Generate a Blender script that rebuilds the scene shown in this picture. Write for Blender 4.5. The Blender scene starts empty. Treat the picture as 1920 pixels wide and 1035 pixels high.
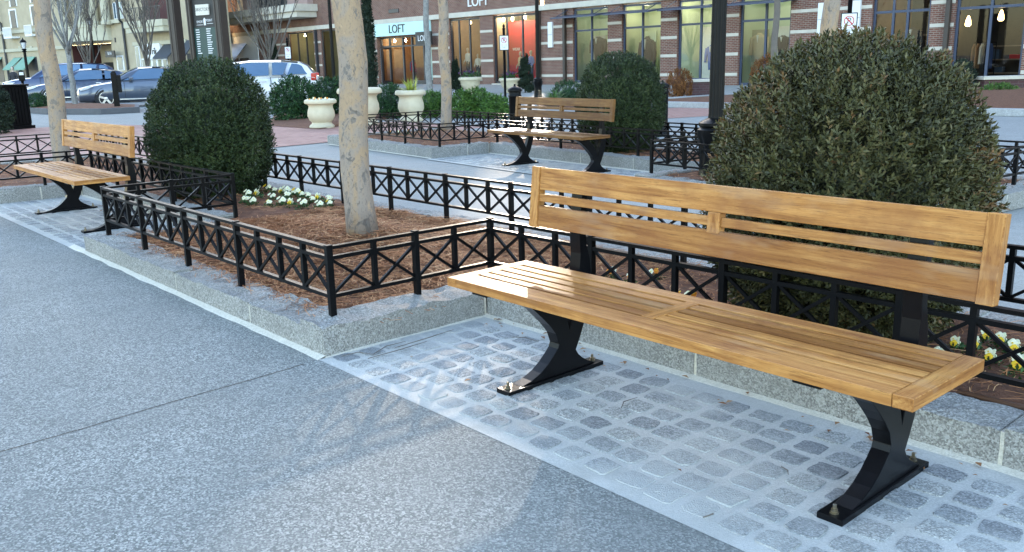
import bpy, bmesh, math, random
import numpy as np
from mathutils import Vector, Matrix, noise as mnoise
R = math.radians
random.seed(7); rng = np.random.default_rng(11)
SC = bpy.context.scene; COL = SC.collection
# ------------------------------------------------------------------ camera
F_PX, PITCH, ROLL, YAW = 1668.47, 0.23496, -0.02332, -0.84931
CAM = np.array([2.6932, -2.0331, 1.2490])
fw = np.array([math.cos(PITCH)*math.sin(YAW), math.cos(PITCH)*math.cos(YAW), -math.sin(PITCH)])
rt = np.array([math.cos(YAW), -math.sin(YAW), 0.]); up = np.cross(rt, fw)
RT = math.cos(ROLL)*rt + math.sin(ROLL)*up; UP = -math.sin(ROLL)*rt + math.cos(ROLL)*up
cd = bpy.data.cameras.new('camera'); co = bpy.data.objects.new('camera', cd); COL.objects.link(co)
co.matrix_world = Matrix(((RT[0], UP[0], -fw[0], CAM[0]), (RT[1], UP[1], -fw[1], CAM[1]), (RT[2], UP[2], -fw[2], CAM[2]), (0, 0, 0, 1)))
cd.sensor_width = 36; cd.sensor_fit = 'HORIZONTAL'; cd.lens = F_PX/1920*36; cd.clip_end = 1500; cd.clip_start = .05
SC.camera = co
def ray(x, y): return fw + RT*(x-960)/F_PX - UP*(y-517.5)/F_PX
def at(x, y, z=0.):                       # photo pixel -> point on the level z
    d = ray(x, y); return CAM + d*(z-CAM[2])/d[2]
def atd(x, y, depth): return CAM + ray(x, y)*depth
def aty(x, y, Y):                         # photo pixel -> point on the facade plane y=Y
    d = ray(x, y); return CAM + d*(Y-CAM[1])/d[1]
def gd(x, depth):                         # ground point seen in column x at a depth
    d = ray(x, 118-.0233*(x-960)); p = CAM + d*depth; return float(p[0]), float(p[1])
# ------------------------------------------------------------------ materials
def new_mat(name):
    m = bpy.data.materials.new(name); m.use_nodes = True; nt = m.node_tree
    b = nt.nodes['Principled BSDF']; return m, nt, b
def nd(nt, t, **kw):
    n = nt.nodes.new(t)
    for k, v in kw.items():
        if k in n.inputs.keys() if hasattr(n.inputs, 'keys') else False: n.inputs[k].default_value = v
        else: setattr(n, k, v)
    return n
def coords(nt, scale=(1, 1, 1), rot=(0, 0, 0), kind='Object'):
    tc = nt.nodes.new('ShaderNodeTexCoord'); mp = nt.nodes.new('ShaderNodeMapping')
    mp.inputs['Scale'].default_value = scale; mp.inputs['Rotation'].default_value = rot
    nt.links.new(tc.outputs[kind], mp.inputs[0]); return mp.outputs[0]
def noise_n(nt, vec, scale, detail=4, rough=.6, dist=0):
    n = nt.nodes.new('ShaderNodeTexNoise'); n.inputs['Scale'].default_value = scale; n.inputs['Detail'].default_value = detail
    n.inputs['Roughness'].default_value = rough; n.inputs['Distortion'].default_value = dist
    nt.links.new(vec, n.inputs['Vector']); return n.outputs['Fac']
def ramp(nt, fac, stops, interp='LINEAR'):
    r = nt.nodes.new('ShaderNodeValToRGB'); cr = r.color_ramp; cr.interpolation = interp
    while len(cr.elements) < len(stops): cr.elements.new(.5)
    for e, (p, c) in zip(cr.elements, stops): e.position = p; e.color = (*c, 1) if len(c) == 3 else c
    nt.links.new(fac, r.inputs[0]); return r.outputs[0]
def mixc(nt, a, b, fac, mode='MIX'):
    m = nt.nodes.new('ShaderNodeMix'); m.data_type = 'RGBA'; m.blend_type = mode
    for s, v in ((0, fac), (6, a), (7, b)):
        if isinstance(v, (int, float)): m.inputs[s].default_value = v
        elif isinstance(v, tuple): m.inputs[s].default_value = (*v, 1)
        else: nt.links.new(v, m.inputs[s])
    return m.outputs[2]
def bump(nt, b, h, strength=.3, dist=.01):
    n = nt.nodes.new('ShaderNodeBump'); n.inputs['Strength'].default_value = strength; n.inputs['Distance'].default_value = dist
    nt.links.new(h, n.inputs['Height']); nt.links.new(n.outputs[0], b.inputs['Normal'])
def attr(nt, name='tint'):
    a = nt.nodes.new('ShaderNodeAttribute'); a.attribute_name = name; return a.outputs['Fac']
def plain(name, c1, c2=None, scale=8, rough=.6, metal=0, bs=0, bscale=60, spec=.5, coat=0):
    m, nt, b = new_mat(name); c2 = c2 or tuple(x*.8 for x in c1)
    v = coords(nt); col = mixc(nt, c1, c2, ramp(nt, noise_n(nt, v, scale, 6), [(.3, (0, 0, 0)), (.7, (1, 1, 1))]))
    nt.links.new(col, b.inputs['Base Color']); b.inputs['Roughness'].default_value = rough; b.inputs['Metallic'].default_value = metal
    b.inputs['Specular IOR Level'].default_value = spec; b.inputs['Coat Weight'].default_value = coat
    if bs: bump(nt, b, noise_n(nt, v, bscale, 6), bs)
    return m
def emit(name, col, s):
    m, nt, b = new_mat(name); b.inputs['Base Color'].default_value = (*col, 1)
    b.inputs['Emission Color'].default_value = (*col, 1); b.inputs['Emission Strength'].default_value = s; return m
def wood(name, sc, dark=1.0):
    m, nt, b = new_mat(name); v = coords(nt, sc)
    a = attr(nt); off = nt.nodes.new('ShaderNodeVectorMath'); off.operation = 'ADD'
    cb = nt.nodes.new('ShaderNodeCombineXYZ'); mu = nt.nodes.new('ShaderNodeMath'); mu.operation = 'MULTIPLY'; mu.inputs[1].default_value = 37
    nt.links.new(a, mu.inputs[0])
    for i in range(3): nt.links.new(mu.outputs[0], cb.inputs[i])
    nt.links.new(v, off.inputs[0]); nt.links.new(cb.outputs[0], off.inputs[1]); v = off.outputs[0]
    g = noise_n(nt, v, .8, 8, .68, .9); fine = noise_n(nt, v, 4.5, 5, .75); pores = noise_n(nt, v, 15, 2, .6)
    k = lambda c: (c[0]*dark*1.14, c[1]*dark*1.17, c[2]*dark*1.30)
    c = ramp(nt, g, [(.25, k((.17, .060, .014))), (.42, k((.30, .122, .028))), (.55, k((.42, .192, .050))), (.68, k((.51, .26, .074))), (.82, k((.60, .34, .12)))])
    c = mixc(nt, c, k((.075, .024, .007)), ramp(nt, fine, [(.54, (0, 0, 0)), (.70, (.72,)*3)]))
    c = mixc(nt, c, k((.06, .022, .008)), ramp(nt, pores, [(.62, (0, 0, 0)), (.74, (.55,)*3)]))
    tn = ramp(nt, a, [(0, (.60, .53, .50)), (.5, (.96, .94, .92)), (1, (1.25, 1.22, 1.16))])
    c = mixc(nt, c, tn, 1.0, 'MULTIPLY')
    v2 = coords(nt, (2.1, 2.1, 2.1)); blot = noise_n(nt, v2, 2.6, 4, .6); v3 = coords(nt, (1.3, 5, 5)); b2 = noise_n(nt, v3, 2.0, 3)
    c = mixc(nt, c, k((.20, .072, .022)), ramp(nt, blot, [(.46, (0, 0, 0)), (.70, (.62,)*3)]))
    c = mixc(nt, c, k((.40, .27, .15)), ramp(nt, b2, [(.56, (0, 0, 0)), (.74, (.38,)*3)]))
    nt.links.new(c, b.inputs['Base Color']); b.inputs['Specular IOR Level'].default_value = .2
    rr = ramp(nt, fine, [(.3, (.36,)*3), (.7, (.6,)*3)]); nt.links.new(rr, b.inputs['Roughness'])
    bump(nt, b, fine, .2, .004); return m
M = {}
M['wood_x'] = wood('oiled_hardwood_long', (2.2, 42, 42))
M['wood_y'] = wood('oiled_hardwood_cross', (42, 2.2, 42))
M['wood_z'] = wood('oiled_hardwood_upright', (42, 42, 2.2))
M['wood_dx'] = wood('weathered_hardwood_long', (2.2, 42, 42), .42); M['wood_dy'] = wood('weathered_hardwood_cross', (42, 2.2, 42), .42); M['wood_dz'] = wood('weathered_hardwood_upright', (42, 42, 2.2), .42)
M['black'] = plain('black_powder_coat', (.0035, .0035, .0045), (.006, .006, .007), 14, .28, 0, .05, 300, .17)
M['iron'] = plain('black_painted_iron', (.0035, .0035, .0042), (.007, .0068, .007), 9, .33, 0, .06, 200, .11)
M['brass'] = plain('weathered_brass', (.32, .25, .14), (.22, .2, .17), 60, .35, .9)
def granular(name, base, dark, light, sc, blot, rough=.8, bs=.25, extra=None, amt=1.0):
    m, nt, b = new_mat(name); v = coords(nt)
    vo = nt.nodes.new('ShaderNodeTexVoronoi'); vo.inputs['Scale'].default_value = sc; nt.links.new(v, vo.inputs['Vector'])
    sp = nt.nodes.new('ShaderNodeSeparateColor'); nt.links.new(vo.outputs['Color'], sp.inputs[0])
    c = ramp(nt, sp.outputs[0], [(.0, dark), (.30, tuple(.55*d+.45*g for d, g in zip(dark, base))), (.5, base), (.78, tuple(.5*l+.5*g for l, g in zip(light, base))), (1, light)])
    vs = nt.nodes.new('ShaderNodeTexVoronoi'); vs.inputs['Scale'].default_value = sc*.43; nt.links.new(v, vs.inputs['Vector'])
    sp2 = nt.nodes.new('ShaderNodeSeparateColor'); nt.links.new(vs.outputs['Color'], sp2.inputs[0])
    c = mixc(nt, c, light, ramp(nt, sp2.outputs[1], [(.86, (0, 0, 0)), (.97, (.6*amt,)*3)]))
    n = noise_n(nt, v, 1.1, 6, .65); n2 = noise_n(nt, v, 5.5, 5)
    c = mixc(nt, c, tuple(x*blot for x in base), ramp(nt, n, [(.38, (0, 0, 0)), (.68, (.55,)*3)]))
    c = mixc(nt, c, tuple(min(1, x*1.25) for x in base), ramp(nt, n2, [(.5, (0, 0, 0)), (.75, (.35,)*3)]))
    if extra: c = extra(nt, v, c)
    nt.links.new(c, b.inputs['Base Color']); b.inputs['Roughness'].default_value = rough; b.inputs['Specular IOR Level'].default_value = .12
    bump(nt, b, vo.outputs['Distance'], bs, .006); return m
M['aggregate'] = granular('exposed_aggregate', (.205, .207, .190), (.125, .128, .120), (.43, .425, .385), 185, .82, .85, .3, None, .55)
M['granite'] = granular('granite', (.29, .278, .252), (.16, .152, .137), (.48, .465, .425), 190, .78, .85, .5)
def dusty(nt, v, c):
    return mixc(nt, c, (.47, .46, .42), ramp(nt, noise_n(nt, v, 1.35, 5, .6), [(.47, (0, 0, 0)), (.62, (.72,)*3)]))
def sett_tint(nt, v, c):
    t = ramp(nt, attr(nt), [(0, (.74, .75, .79)), (.5, (.97, .98, 1.0)), (1, (1.2, 1.18, 1.15))])
    return dusty(nt, v, mixc(nt, c, t, 1.0, 'MULTIPLY'))
M['sett'] = granular('granite_sett', (.305, .305, .285), (.19, .19, .18), (.50, .495, .46), 210, .85, .9, .4, sett_tint)
def mortar_x(nt, v, c):
    return mixc(nt, c, (.35, .335, .295), ramp(nt, noise_n(nt, v, 3.0, 6, .65), [(.52, (0, 0, 0)), (.75, (.7,)*3)]))
M['mortar'] = granular('pale_mortar', (.50, .485, .44), (.42, .41, .37), (.57, .555, .51), 260, .86, .9, .2, mortar_x)
M['lime'] = granular('cream_lime_mortar', (.60, .555, .46), (.5, .46, .38), (.68, .63, .54), 200, .88, .95, .2)
M['kerb_dark'] = plain('dark_grey_kerb', (.11, .11, .115), (.085, .085, .09), 4, .85)
M['concrete'] = granular('concrete_path', (.30, .296, .27), (.24, .236, .215), (.40, .395, .36), 220, .86, .85, .15)
M['kerb_conc'] = granular('kerb_concrete', (.36, .36, .35), (.3, .3, .29), (.45, .45, .44), 60, .88, .85, .1)
M['asphalt'] = granular('road_concrete', (.29, .29, .275), (.235, .235, .22), (.35, .35, .33), 90, .85, .8, .15)
def brickmat(name, c1, c2, mort, bw, bh, rough=.85, plane='xz', msize=.012):
    m, nt, b = new_mat(name); v = coords(nt, (1, 1, 1), (R(90), 0, 0) if plane == 'xz' else (0, 0, 0))
    if plane == 'xz':
        v = coords(nt); sx = nt.nodes.new('ShaderNodeSeparateXYZ'); cx = nt.nodes.new('ShaderNodeCombineXYZ'); nt.links.new(v, sx.inputs[0])
        ad = nt.nodes.new('ShaderNodeMath'); ad.operation = 'ADD'; nt.links.new(sx.outputs[0], ad.inputs[0]); nt.links.new(sx.outputs[1], ad.inputs[1])
        nt.links.new(ad.outputs[0], cx.inputs[0]); nt.links.new(sx.outputs[2], cx.inputs[1]); v = cx.outputs[0]
    br = nt.nodes.new('ShaderNodeTexBrick'); nt.links.new(v, br.inputs['Vector'])
    br.inputs['Scale'].default_value = 1; br.inputs['Brick Width'].default_value = bw; br.inputs['Row Height'].default_value = bh
    br.inputs['Mortar Size'].default_value = msize; br.inputs['Color1'].default_value = (*c1, 1); br.inputs['Color2'].default_value = (*c2, 1); br.inputs['Mortar'].default_value = (*mort, 1)
    n = noise_n(nt, v, 1.4, 6, .7); c = mixc(nt, br.outputs['Color'], tuple(.55*x for x in c1), ramp(nt, n, [(.45, (0, 0, 0)), (.72, (.5,)*3)]))
    n2 = noise_n(nt, v, 9, 4, .7); c = mixc(nt, c, tuple(min(1, 1.5*x) for x in c2), ramp(nt, n2, [(.5, (0, 0, 0)), (.8, (.35,)*3)]))
    nt.links.new(c, b.inputs['Base Color']); b.inputs['Roughness'].default_value = rough; bump(nt, b, br.outputs['Fac'], -.3, .006); return m
M['brick'] = brickmat('red_brown_brick', (.115, .040, .025), (.175, .064, .040), (.26, .21, .17), .23, .078)
M['brick_dark'] = brickmat('dark_plum_brick', (.055, .022, .024), (.085, .034, .034), (.09, .06, .055), .23, .078)
M['paver'] = brickmat('brick_paver', (.28, .125, .092), (.37, .19, .145), (.33, .27, .24), .21, .105, .8, 'xy', .006)
M['stone'] = plain('cast_stone', (.56, .51, .42), (.46, .42, .35), 3, .8, 0, .15, 40)
M['beige'] = plain('beige_stucco', (.44, .37, .25), (.36, .30, .205), 1.5, .9, 0, .1, 30)
M['cream'] = plain('cream_stucco', (.50, .46, .34), (.42, .39, .29), 1.5, .9)
M['pinkish'] = plain('pinkish_stucco', (.36, .25, .22), (.30, .21, .19), 1.5, .9)
M['maroon'] = plain('maroon_siding', (.09, .028, .026), (.06, .02, .02), 2, .8)
M['white'] = plain('white_paint', (.74, .74, .73), (.68, .68, .67), 5, .55)
M['slate'] = plain('slate_cloth', (.06, .065, .075), (.045, .05, .06), 4, .8)
M['bronze'] = plain('dark_bronze_frame', (.022, .024, .03), (.03, .032, .038), 6, .4)
M['navyframe'] = plain('navy_frame', (.03, .045, .085), (.035, .05, .09), 6, .4)
M['awn'] = plain('mint_canvas', (.21, .36, .27), (.17, .31, .23), 3, .8)
M['aqua'] = plain('pale_aqua_panel', (.50, .72, .70), (.47, .68, .67), 2, .5)
M['signblack'] = plain('sign_black', (.014, .013, .013), (.02, .02, .02), 5, .5)
M['signgreen'] = plain('sign_dark_green', (.012, .05, .045), (.012, .042, .04), 5, .4)
M['brownpost'] = plain('dark_brown_post', (.036, .026, .020), (.05, .037, .028), 8, .5, 0, .1, 60)
M['metalgrey'] = plain('zinc_sheet', (.23, .25, .28), (.19, .21, .24), 3, .45, .5)
M['red'] = plain('red_panel', (.48, .018, .022), (.43, .016, .02), 1.5, .6)
M['inkred'] = plain('sign_red_ink', (.5, .03, .04), (.48, .03, .04), 5, .6)
M['paleg'] = plain('pale_green_wall', (.50, .56, .40), (.46, .52, .37), 1.2, .8)
M['warmwall'] = plain('warm_shop_wall', (.42, .24, .12), (.3, .16, .08), 2, .8)
M['olive'] = plain('olive_shop_wall', (.33, .31, .2), (.28, .26, .17), 2, .8)
M['darkroom'] = plain('dark_shop_wall', (.06, .045, .035), (.035, .03, .026), 2, .8)
M['floor'] = plain('shop_floor', (.24, .17, .11), (.18, .13, .09), 2, .5)
M['bulb'] = emit('lit_bulb', (1, .78, .5), 30)
M['terra'] = plain('cream_urn_glaze', (.62, .54, .38), (.52, .45, .31), 6, .65, 0, .12, 50)
M['soil'] = plain('dark_soil', (.04, .027, .018), (.06, .04, .026), 30, .95, 0, .5, 60)
M['skin'] = plain('mannequin_skin', (.55, .42, .32), (.5, .38, .29), 4, .5)
M['clothwhite'] = plain('white_cloth', (.68, .64, .55), (.6, .56, .48), 8, .9)
M['clothblue'] = plain('blue_cloth', (.10, .17, .42), (.08, .14, .35), 8, .9)
M['clothtan'] = plain('tan_cloth', (.46, .36, .22), (.4, .31, .19), 8, .9)
M['denim'] = plain('denim', (.05, .08, .12), (.04, .06, .10), 12, .9)
M['suit'] = plain('dark_suit', (.022, .022, .026), (.03, .03, .035), 8, .85)
M['rubber'] = plain('tyre_rubber', (.016, .016, .017), (.022, .022, .022), 10, .8)
M['alloy'] = plain('alloy_rim', (.62, .63, .65), (.55, .56, .58), 6, .28, .85)
M['carglass'] = plain('car_glass', (.13, .20, .28), (.11, .18, .26), 2, .06, .55, 0, 1, .9)  # blue of the reflected sky is put into the base colour
def paint(n, c, metal=.3): return plain(n, c, tuple(x*.92 for x in c), 1.5, .3, metal, 0, 1, .5, .8)
M['p_grey'] = paint('slate_blue_paint', (.08, .10, .14), .4); M['p_navy'] = paint('navy_paint', (.014, .028, .085)); M['p_blue'] = paint('dark_blue_paint', (.03, .045, .085), .4); M['p_white'] = paint('white_car_paint', (.78, .78, .78), 0)
M['lens'] = plain('headlight_lens', (.7, .7, .7), (.55, .55, .56), 30, .12)
M['tail'] = plain('tail_light_lens', (.5, .02, .015), (.42, .015, .012), 30, .2)
M['rust'] = plain('rusty_brown_pipe', (.12, .055, .03), (.09, .045, .028), 20, .6)
def glassmat():
    m = bpy.data.materials.new('shop_glass'); m.use_nodes = True; nt = m.node_tree; nt.nodes.clear()
    o = nt.nodes.new('ShaderNodeOutputMaterial'); mx = nt.nodes.new('ShaderNodeMixShader'); t = nt.nodes.new('ShaderNodeBsdfTransparent'); t.inputs[0].default_value = (.86, .9, .88, 1)
    g = nt.nodes.new('ShaderNodeBsdfGlossy'); g.inputs['Roughness'].default_value = .02; f = nt.nodes.new('ShaderNodeFresnel'); f.inputs[0].default_value = 1.45
    nt.links.new(f.outputs[0], mx.inputs[0]); nt.links.new(t.outputs[0], mx.inputs[1]); nt.links.new(g.outputs[0], mx.inputs[2]); nt.links.new(mx.outputs[0], o.inputs[0]); return m
M['glass'] = glassmat()
def bark(name, cols, sc=7):
    m, nt, b = new_mat(name); v = coords(nt, (1, 1, .55)); n = noise_n(nt, v, sc*.7, 5, .6, .8); n2 = noise_n(nt, v, sc*1.9, 6, .68, 1.1); n3 = noise_n(nt, v, sc*11, 4, .7)
    c = mixc(nt, cols[0], cols[1], ramp(nt, n, [(.46, (0, 0, 0)), (.54, (1, 1, 1))]))
    c = mixc(nt, c, cols[2], ramp(nt, n2, [(.555, (0, 0, 0)), (.572, (.8,)*3)]))
    c = mixc(nt, c, tuple(x*1.25 for x in cols[1]), ramp(nt, n2, [(.36, (.8,)*3), (.375, (0, 0, 0))]))
    vo = nt.nodes.new('ShaderNodeTexVoronoi'); vo.feature = 'DISTANCE_TO_EDGE'; vo.inputs['Scale'].default_value = sc*3.2
    v5 = coords(nt, (1, 1, .5)); wp = nt.nodes.new('ShaderNodeVectorMath'); wp.operation = 'ADD'; nz = nt.nodes.new('ShaderNodeTexNoise'); nz.inputs['Scale'].default_value = sc*3; nz.inputs['Detail'].default_value = 4
    ml = nt.nodes.new('ShaderNodeVectorMath'); ml.operation = 'SCALE'; ml.inputs['Scale'].default_value = .09; nt.links.new(v5, nz.inputs['Vector']); nt.links.new(nz.outputs['Color'], ml.inputs[0]); nt.links.new(v5, wp.inputs[0]); nt.links.new(ml.outputs[0], wp.inputs[1]); nt.links.new(wp.outputs[0], vo.inputs['Vector'])
    msk = noise_n(nt, v, sc*1.1, 3); ed = ramp(nt, vo.outputs['Distance'], [(.0, (1, 1, 1)), (.04, (0, 0, 0))]); mm = mixc(nt, ed, (0, 0, 0), ramp(nt, msk, [(.33, (.55,)*3), (.41, (1, 1, 1))]))
    c = mixc(nt, c, tuple(x*.38 for x in cols[0]), mm)
    n4 = noise_n(nt, coords(nt, (1, 1, .6)), sc*6.5, 3, .6, .7); c = mixc(nt, c, tuple(x*.34 for x in cols[0]), ramp(nt, n4, [(.63, (0, 0, 0)), (.68, (.6,)*3)]))
    c = mixc(nt, c, tuple(x*.62 for x in cols[0]), ramp(nt, n3, [(.52, (0, 0, 0)), (.70, (.7,)*3)]))
    nt.links.new(c, b.inputs['Base Color']); b.inputs['Roughness'].default_value = .92; b.inputs['Specular IOR Level'].default_value = .2
    ad = nt.nodes.new('ShaderNodeMath'); ad.operation = 'ADD'; nt.links.new(ramp(nt, n2, [(.59, (1, 1, 1)), (.62, (.2,)*3)]), ad.inputs[0]); nt.links.new(n3, ad.inputs[1])
    sb = nt.nodes.new('ShaderNodeMath'); sb.operation = 'SUBTRACT'; nt.links.new(ad.outputs[0], sb.inputs[0]); nt.links.new(mm, sb.inputs[1]); bump(nt, b, sb.outputs[0], .75, .008); return m
M['sycamore'] = bark('sycamore_bark', ((.32, .255, .20), (.38, .265, .165), (.20, .175, .15)), 7)
M['greybark'] = bark('grey_bark', ((.23, .225, .21), (.28, .27, .25), (.13, .13, .125)), 14)
M['twig'] = plain('twig_bark', (.15, .125, .10), (.11, .095, .08), 10, .9)
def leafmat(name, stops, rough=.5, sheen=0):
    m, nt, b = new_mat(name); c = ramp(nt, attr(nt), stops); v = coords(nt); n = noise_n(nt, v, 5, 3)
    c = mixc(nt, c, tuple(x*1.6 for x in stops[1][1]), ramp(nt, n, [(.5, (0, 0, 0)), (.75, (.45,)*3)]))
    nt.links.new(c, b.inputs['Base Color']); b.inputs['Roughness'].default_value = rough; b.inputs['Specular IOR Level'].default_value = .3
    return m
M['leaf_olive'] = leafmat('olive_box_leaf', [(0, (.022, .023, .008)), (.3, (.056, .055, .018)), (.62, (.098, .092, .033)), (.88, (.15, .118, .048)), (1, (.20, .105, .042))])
M['leaf_green'] = leafmat('green_box_leaf', [(0, (.015, .025, .009)), (.4, (.030, .047, .014)), (.8, (.055, .076, .024)), (1, (.095, .115, .038))])
M['leaf_bright'] = leafmat('bright_shrub_leaf', [(0, (.03, .07, .012)), (.5, (.06, .13, .02)), (1, (.13, .22, .04))])
M['leaf_hedge'] = leafmat('hedge_leaf', [(0, (.012, .035, .012)), (.5, (.02, .06, .018)), (1, (.05, .11, .03))])
M['leaf_orange'] = leafmat('rusty_conifer', [(0, (.10, .04, .014)), (.5, (.19, .075, .022)), (1, (.30, .14, .04))], .8)
M['leaf_dark'] = leafmat('dark_conifer', [(0, (.010, .018, .012)), (.5, (.018, .032, .018)), (1, (.035, .05, .025))], .7)
M['leaf_yucca'] = leafmat('yellow_green_blade', [(0, (.20, .26, .05)), (.5, (.36, .40, .08)), (1, (.52, .52, .14))], .5)
M['leaf_pansy'] = leafmat('pansy_leaf', [(0, (.015, .045, .012)), (.5, (.03, .08, .02)), (1, (.06, .13, .03))])
M['needle'] = leafmat('pine_straw', [(0, (.085, .032, .013)), (.35, (.29, .108, .038)), (.7, (.44, .185, .07)), (1, (.60, .34, .16))], .75)
M['mulch'] = plain('mulch_ground', (.08, .031, .015), (.20, .08, .036), 22, .95, 0, .8, 90)
M['petal_w'] = plain('cream_petal', (.84, .80, .48), (.88, .86, .66), 40, .7); M['petal_y'] = plain('yellow_petal', (.85, .58, .02), (.8, .5, .02), 30, .7); M['petal_o'] = plain('orange_petal', (.80, .30, .02), (.7, .22, .02), 30, .7)
M['petal_p'] = plain('purple_petal', (.12, .04, .14), (.09, .03, .11), 30, .7)
M['dryleaf'] = leafmat('dry_leaf', [(0, (.16, .06, .03)), (.5, (.3, .14, .06)), (1, (.42, .25, .12))], .8)
# ------------------------------------------------------------------ mesh builder
class MB:
    def __init__(s): s.v = []; s.f = []; s.m = []; s.t = []
    def add(s, vs, fs, mi=0, t=None):
        o = len(s.v); t = random.random() if t is None else t
        s.v += [tuple(map(float, p)) for p in vs]
        for f in fs: s.f.append([o+i for i in f]); s.m.append(mi); s.t.append(t)
        return s
    def box(s, x0, x1, y0, y1, z0, z1, mi=0, t=None, T=None):
        vs = [Vector((x, y, z)) for z in (z0, z1) for y in (y0, y1) for x in (x0, x1)]
        if T is not None: vs = [T @ p for p in vs]
        return s.add(vs, [(0, 2, 3, 1), (4, 5, 7, 6), (0, 1, 5, 4), (2, 6, 7, 3), (0, 4, 6, 2), (1, 3, 7, 5)], mi, t)
    def bar(s, a, b, w, h, mi=0, upv=(0, 0, 1), t=None):
        a, b = Vector(a), Vector(b); d = (b-a).normalized(); u = Vector(upv); sd = d.cross(u)
        if sd.length < 1e-4: sd = d.cross(Vector((1, 0, 0)))
        sd.normalize(); u = sd.cross(d)
        vs = [p + sd*(i*w/2) + u*(j*h/2) for p in (a, b) for i, j in ((-1, -1), (1, -1), (1, 1), (-1, 1))]
        return s.add(vs, [(0, 1, 2, 3), (7, 6, 5, 4), (0, 4, 5, 1), (1, 5, 6, 2), (2, 6, 7, 3), (3, 7, 4, 0)], mi, t)
    def tube(s, pts, rad, n=8, mi=0, t=None, cap=True, wob=0):
        pts = [Vector(p) for p in pts]; rad = [rad]*len(pts) if isinstance(rad, (int, float)) else rad
        vs = []; ref = None
        for i, p in enumerate(pts):
            d = (pts[min(i+1, len(pts)-1)]-pts[max(i-1, 0)]).normalized()
            if ref is None or abs(ref.dot(d)) > .98: ref = Vector((1, 0, 0)) if abs(d.x) < .9 else Vector((0, 1, 0))
            a = (ref - d*ref.dot(d)).normalized(); bq = d.cross(a); ref = a
            for k in range(n):
                an = 2*math.pi*k/n; r = rad[i]
                q = a*math.cos(an)+bq*math.sin(an)
                if wob: r *= 1 + wob*mnoise.noise(Vector(((p.x+q.x*.1)*9, (p.y+q.y*.1)*9, p.z*4)))
                vs.append(p + q*r)
        fs = [(i*n+k, i*n+(k+1) % n, (i+1)*n+(k+1) % n, (i+1)*n+k) for i in range(len(pts)-1) for k in range(n)]
        if cap: fs += [tuple(range(n-1, -1, -1)), tuple((len(pts)-1)*n+k for k in range(n))]
        return s.add(vs, fs, mi, t)
    def lathe(s, prof, n=24, c=(0, 0, 0), mi=0, t=None, sx=1, sy=1, flute=None):
        vs = []
        for i, (r, z) in enumerate(prof):
            for k in range(n):
                rr = r*(flute(k, z) if flute else 1)
                vs.append((c[0]+sx*rr*math.cos(2*math.pi*k/n), c[1]+sy*rr*math.sin(2*math.pi*k/n), c[2]+z))
        fs = [(i*n+k, i*n+(k+1) % n, (i+1)*n+(k+1) % n, (i+1)*n+k) for i in range(len(prof)-1) for k in range(n)]
        fs += [tuple(range(n-1, -1, -1)), tuple((len(prof)-1)*n+k for k in range(n))]
        return s.add(vs, fs, mi, t)
    def prism(s, poly, a0, a1, axis='x', mi=0, t=None):
        f = {'x': lambda p, a: (a, p[0], p[1]), 'y': lambda p, a: (p[0], a, p[1]), 'z': lambda p, a: (p[0], p[1], a)}[axis]
        n = len(poly); vs = [f(p, a0) for p in poly] + [f(p, a1) for p in poly]
        return s.add(vs, [tuple(range(n)), tuple(range(2*n-1, n-1, -1))] + [(i, n+i, n+(i+1) % n, (i+1) % n) for i in range(n)], mi, t)
    def quad(s, a, b, c, d, mi=0, t=None): return s.add([a, b, c, d], [(0, 1, 2, 3)], mi, t)
    def build(s, name, mats, parent=None, smooth=False, bevel=0, seg=2, off=None, sharp=None):
        me = bpy.data.meshes.new(name)
        v = s.v if off is None else [(p[0]-off[0], p[1]-off[1], p[2]-off[2]) for p in s.v]
        me.from_pydata(v, [], s.f)
        mats = mats if isinstance(mats, (list, tuple)) else [mats]
        for q in mats: me.materials.append(M[q] if isinstance(q, str) else q)
        me.polygons.foreach_set('material_index', s.m)
        a = me.attributes.new('tint', 'FLOAT', 'FACE'); a.data.foreach_set('value', s.t)
        bm = bmesh.new(); bm.from_mesh(me)
        if len(s.f) < 60000: bmesh.ops.recalc_face_normals(bm, faces=bm.faces)
        if bevel:
            es = [e for e in bm.edges if len(e.link_faces) == 2 and e.calc_face_angle(0) > .5]
            bmesh.ops.bevel(bm, geom=es, offset=bevel, segments=seg, affect='EDGES', profile=.7, clamp_overlap=True)
        bm.to_mesh(me); bm.free()
        if smooth:
            me.polygons.foreach_set('use_smooth', [True]*len(me.polygons))
            if sharp: me.set_sharp_from_angle(angle=R(sharp))
        o = bpy.data.objects.new(name, me); COL.objects.link(o)
        if parent: o.parent = parent
        return o
def thing(name, label, cat, loc=(0, 0, 0), rz=0, group=None):
    o = bpy.data.objects.new(name, None); COL.objects.link(o); o.empty_display_size = .1
    o.location = tuple(map(float, loc)); o.rotation_euler = (0, 0, rz); return tag(o, label, cat, group)
def tag(o, label=None, cat=None, group=None, kind=None):
    if label: o['label'] = label
    if cat: o['category'] = cat
    if group: o['group'] = group
    if kind: o['kind'] = kind
    return o
def copy_tree(o, parent=None, label=None, loc=None, rz=None):
    c = o.copy(); COL.objects.link(c)
    if parent: c.parent = parent
    if label: c['label'] = label
    if loc is not None: c.location = tuple(map(float, loc))
    if rz is not None: c.rotation_euler = (0, 0, rz)
    for ch in list(o.children): copy_tree(ch, c)
    return c
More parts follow.
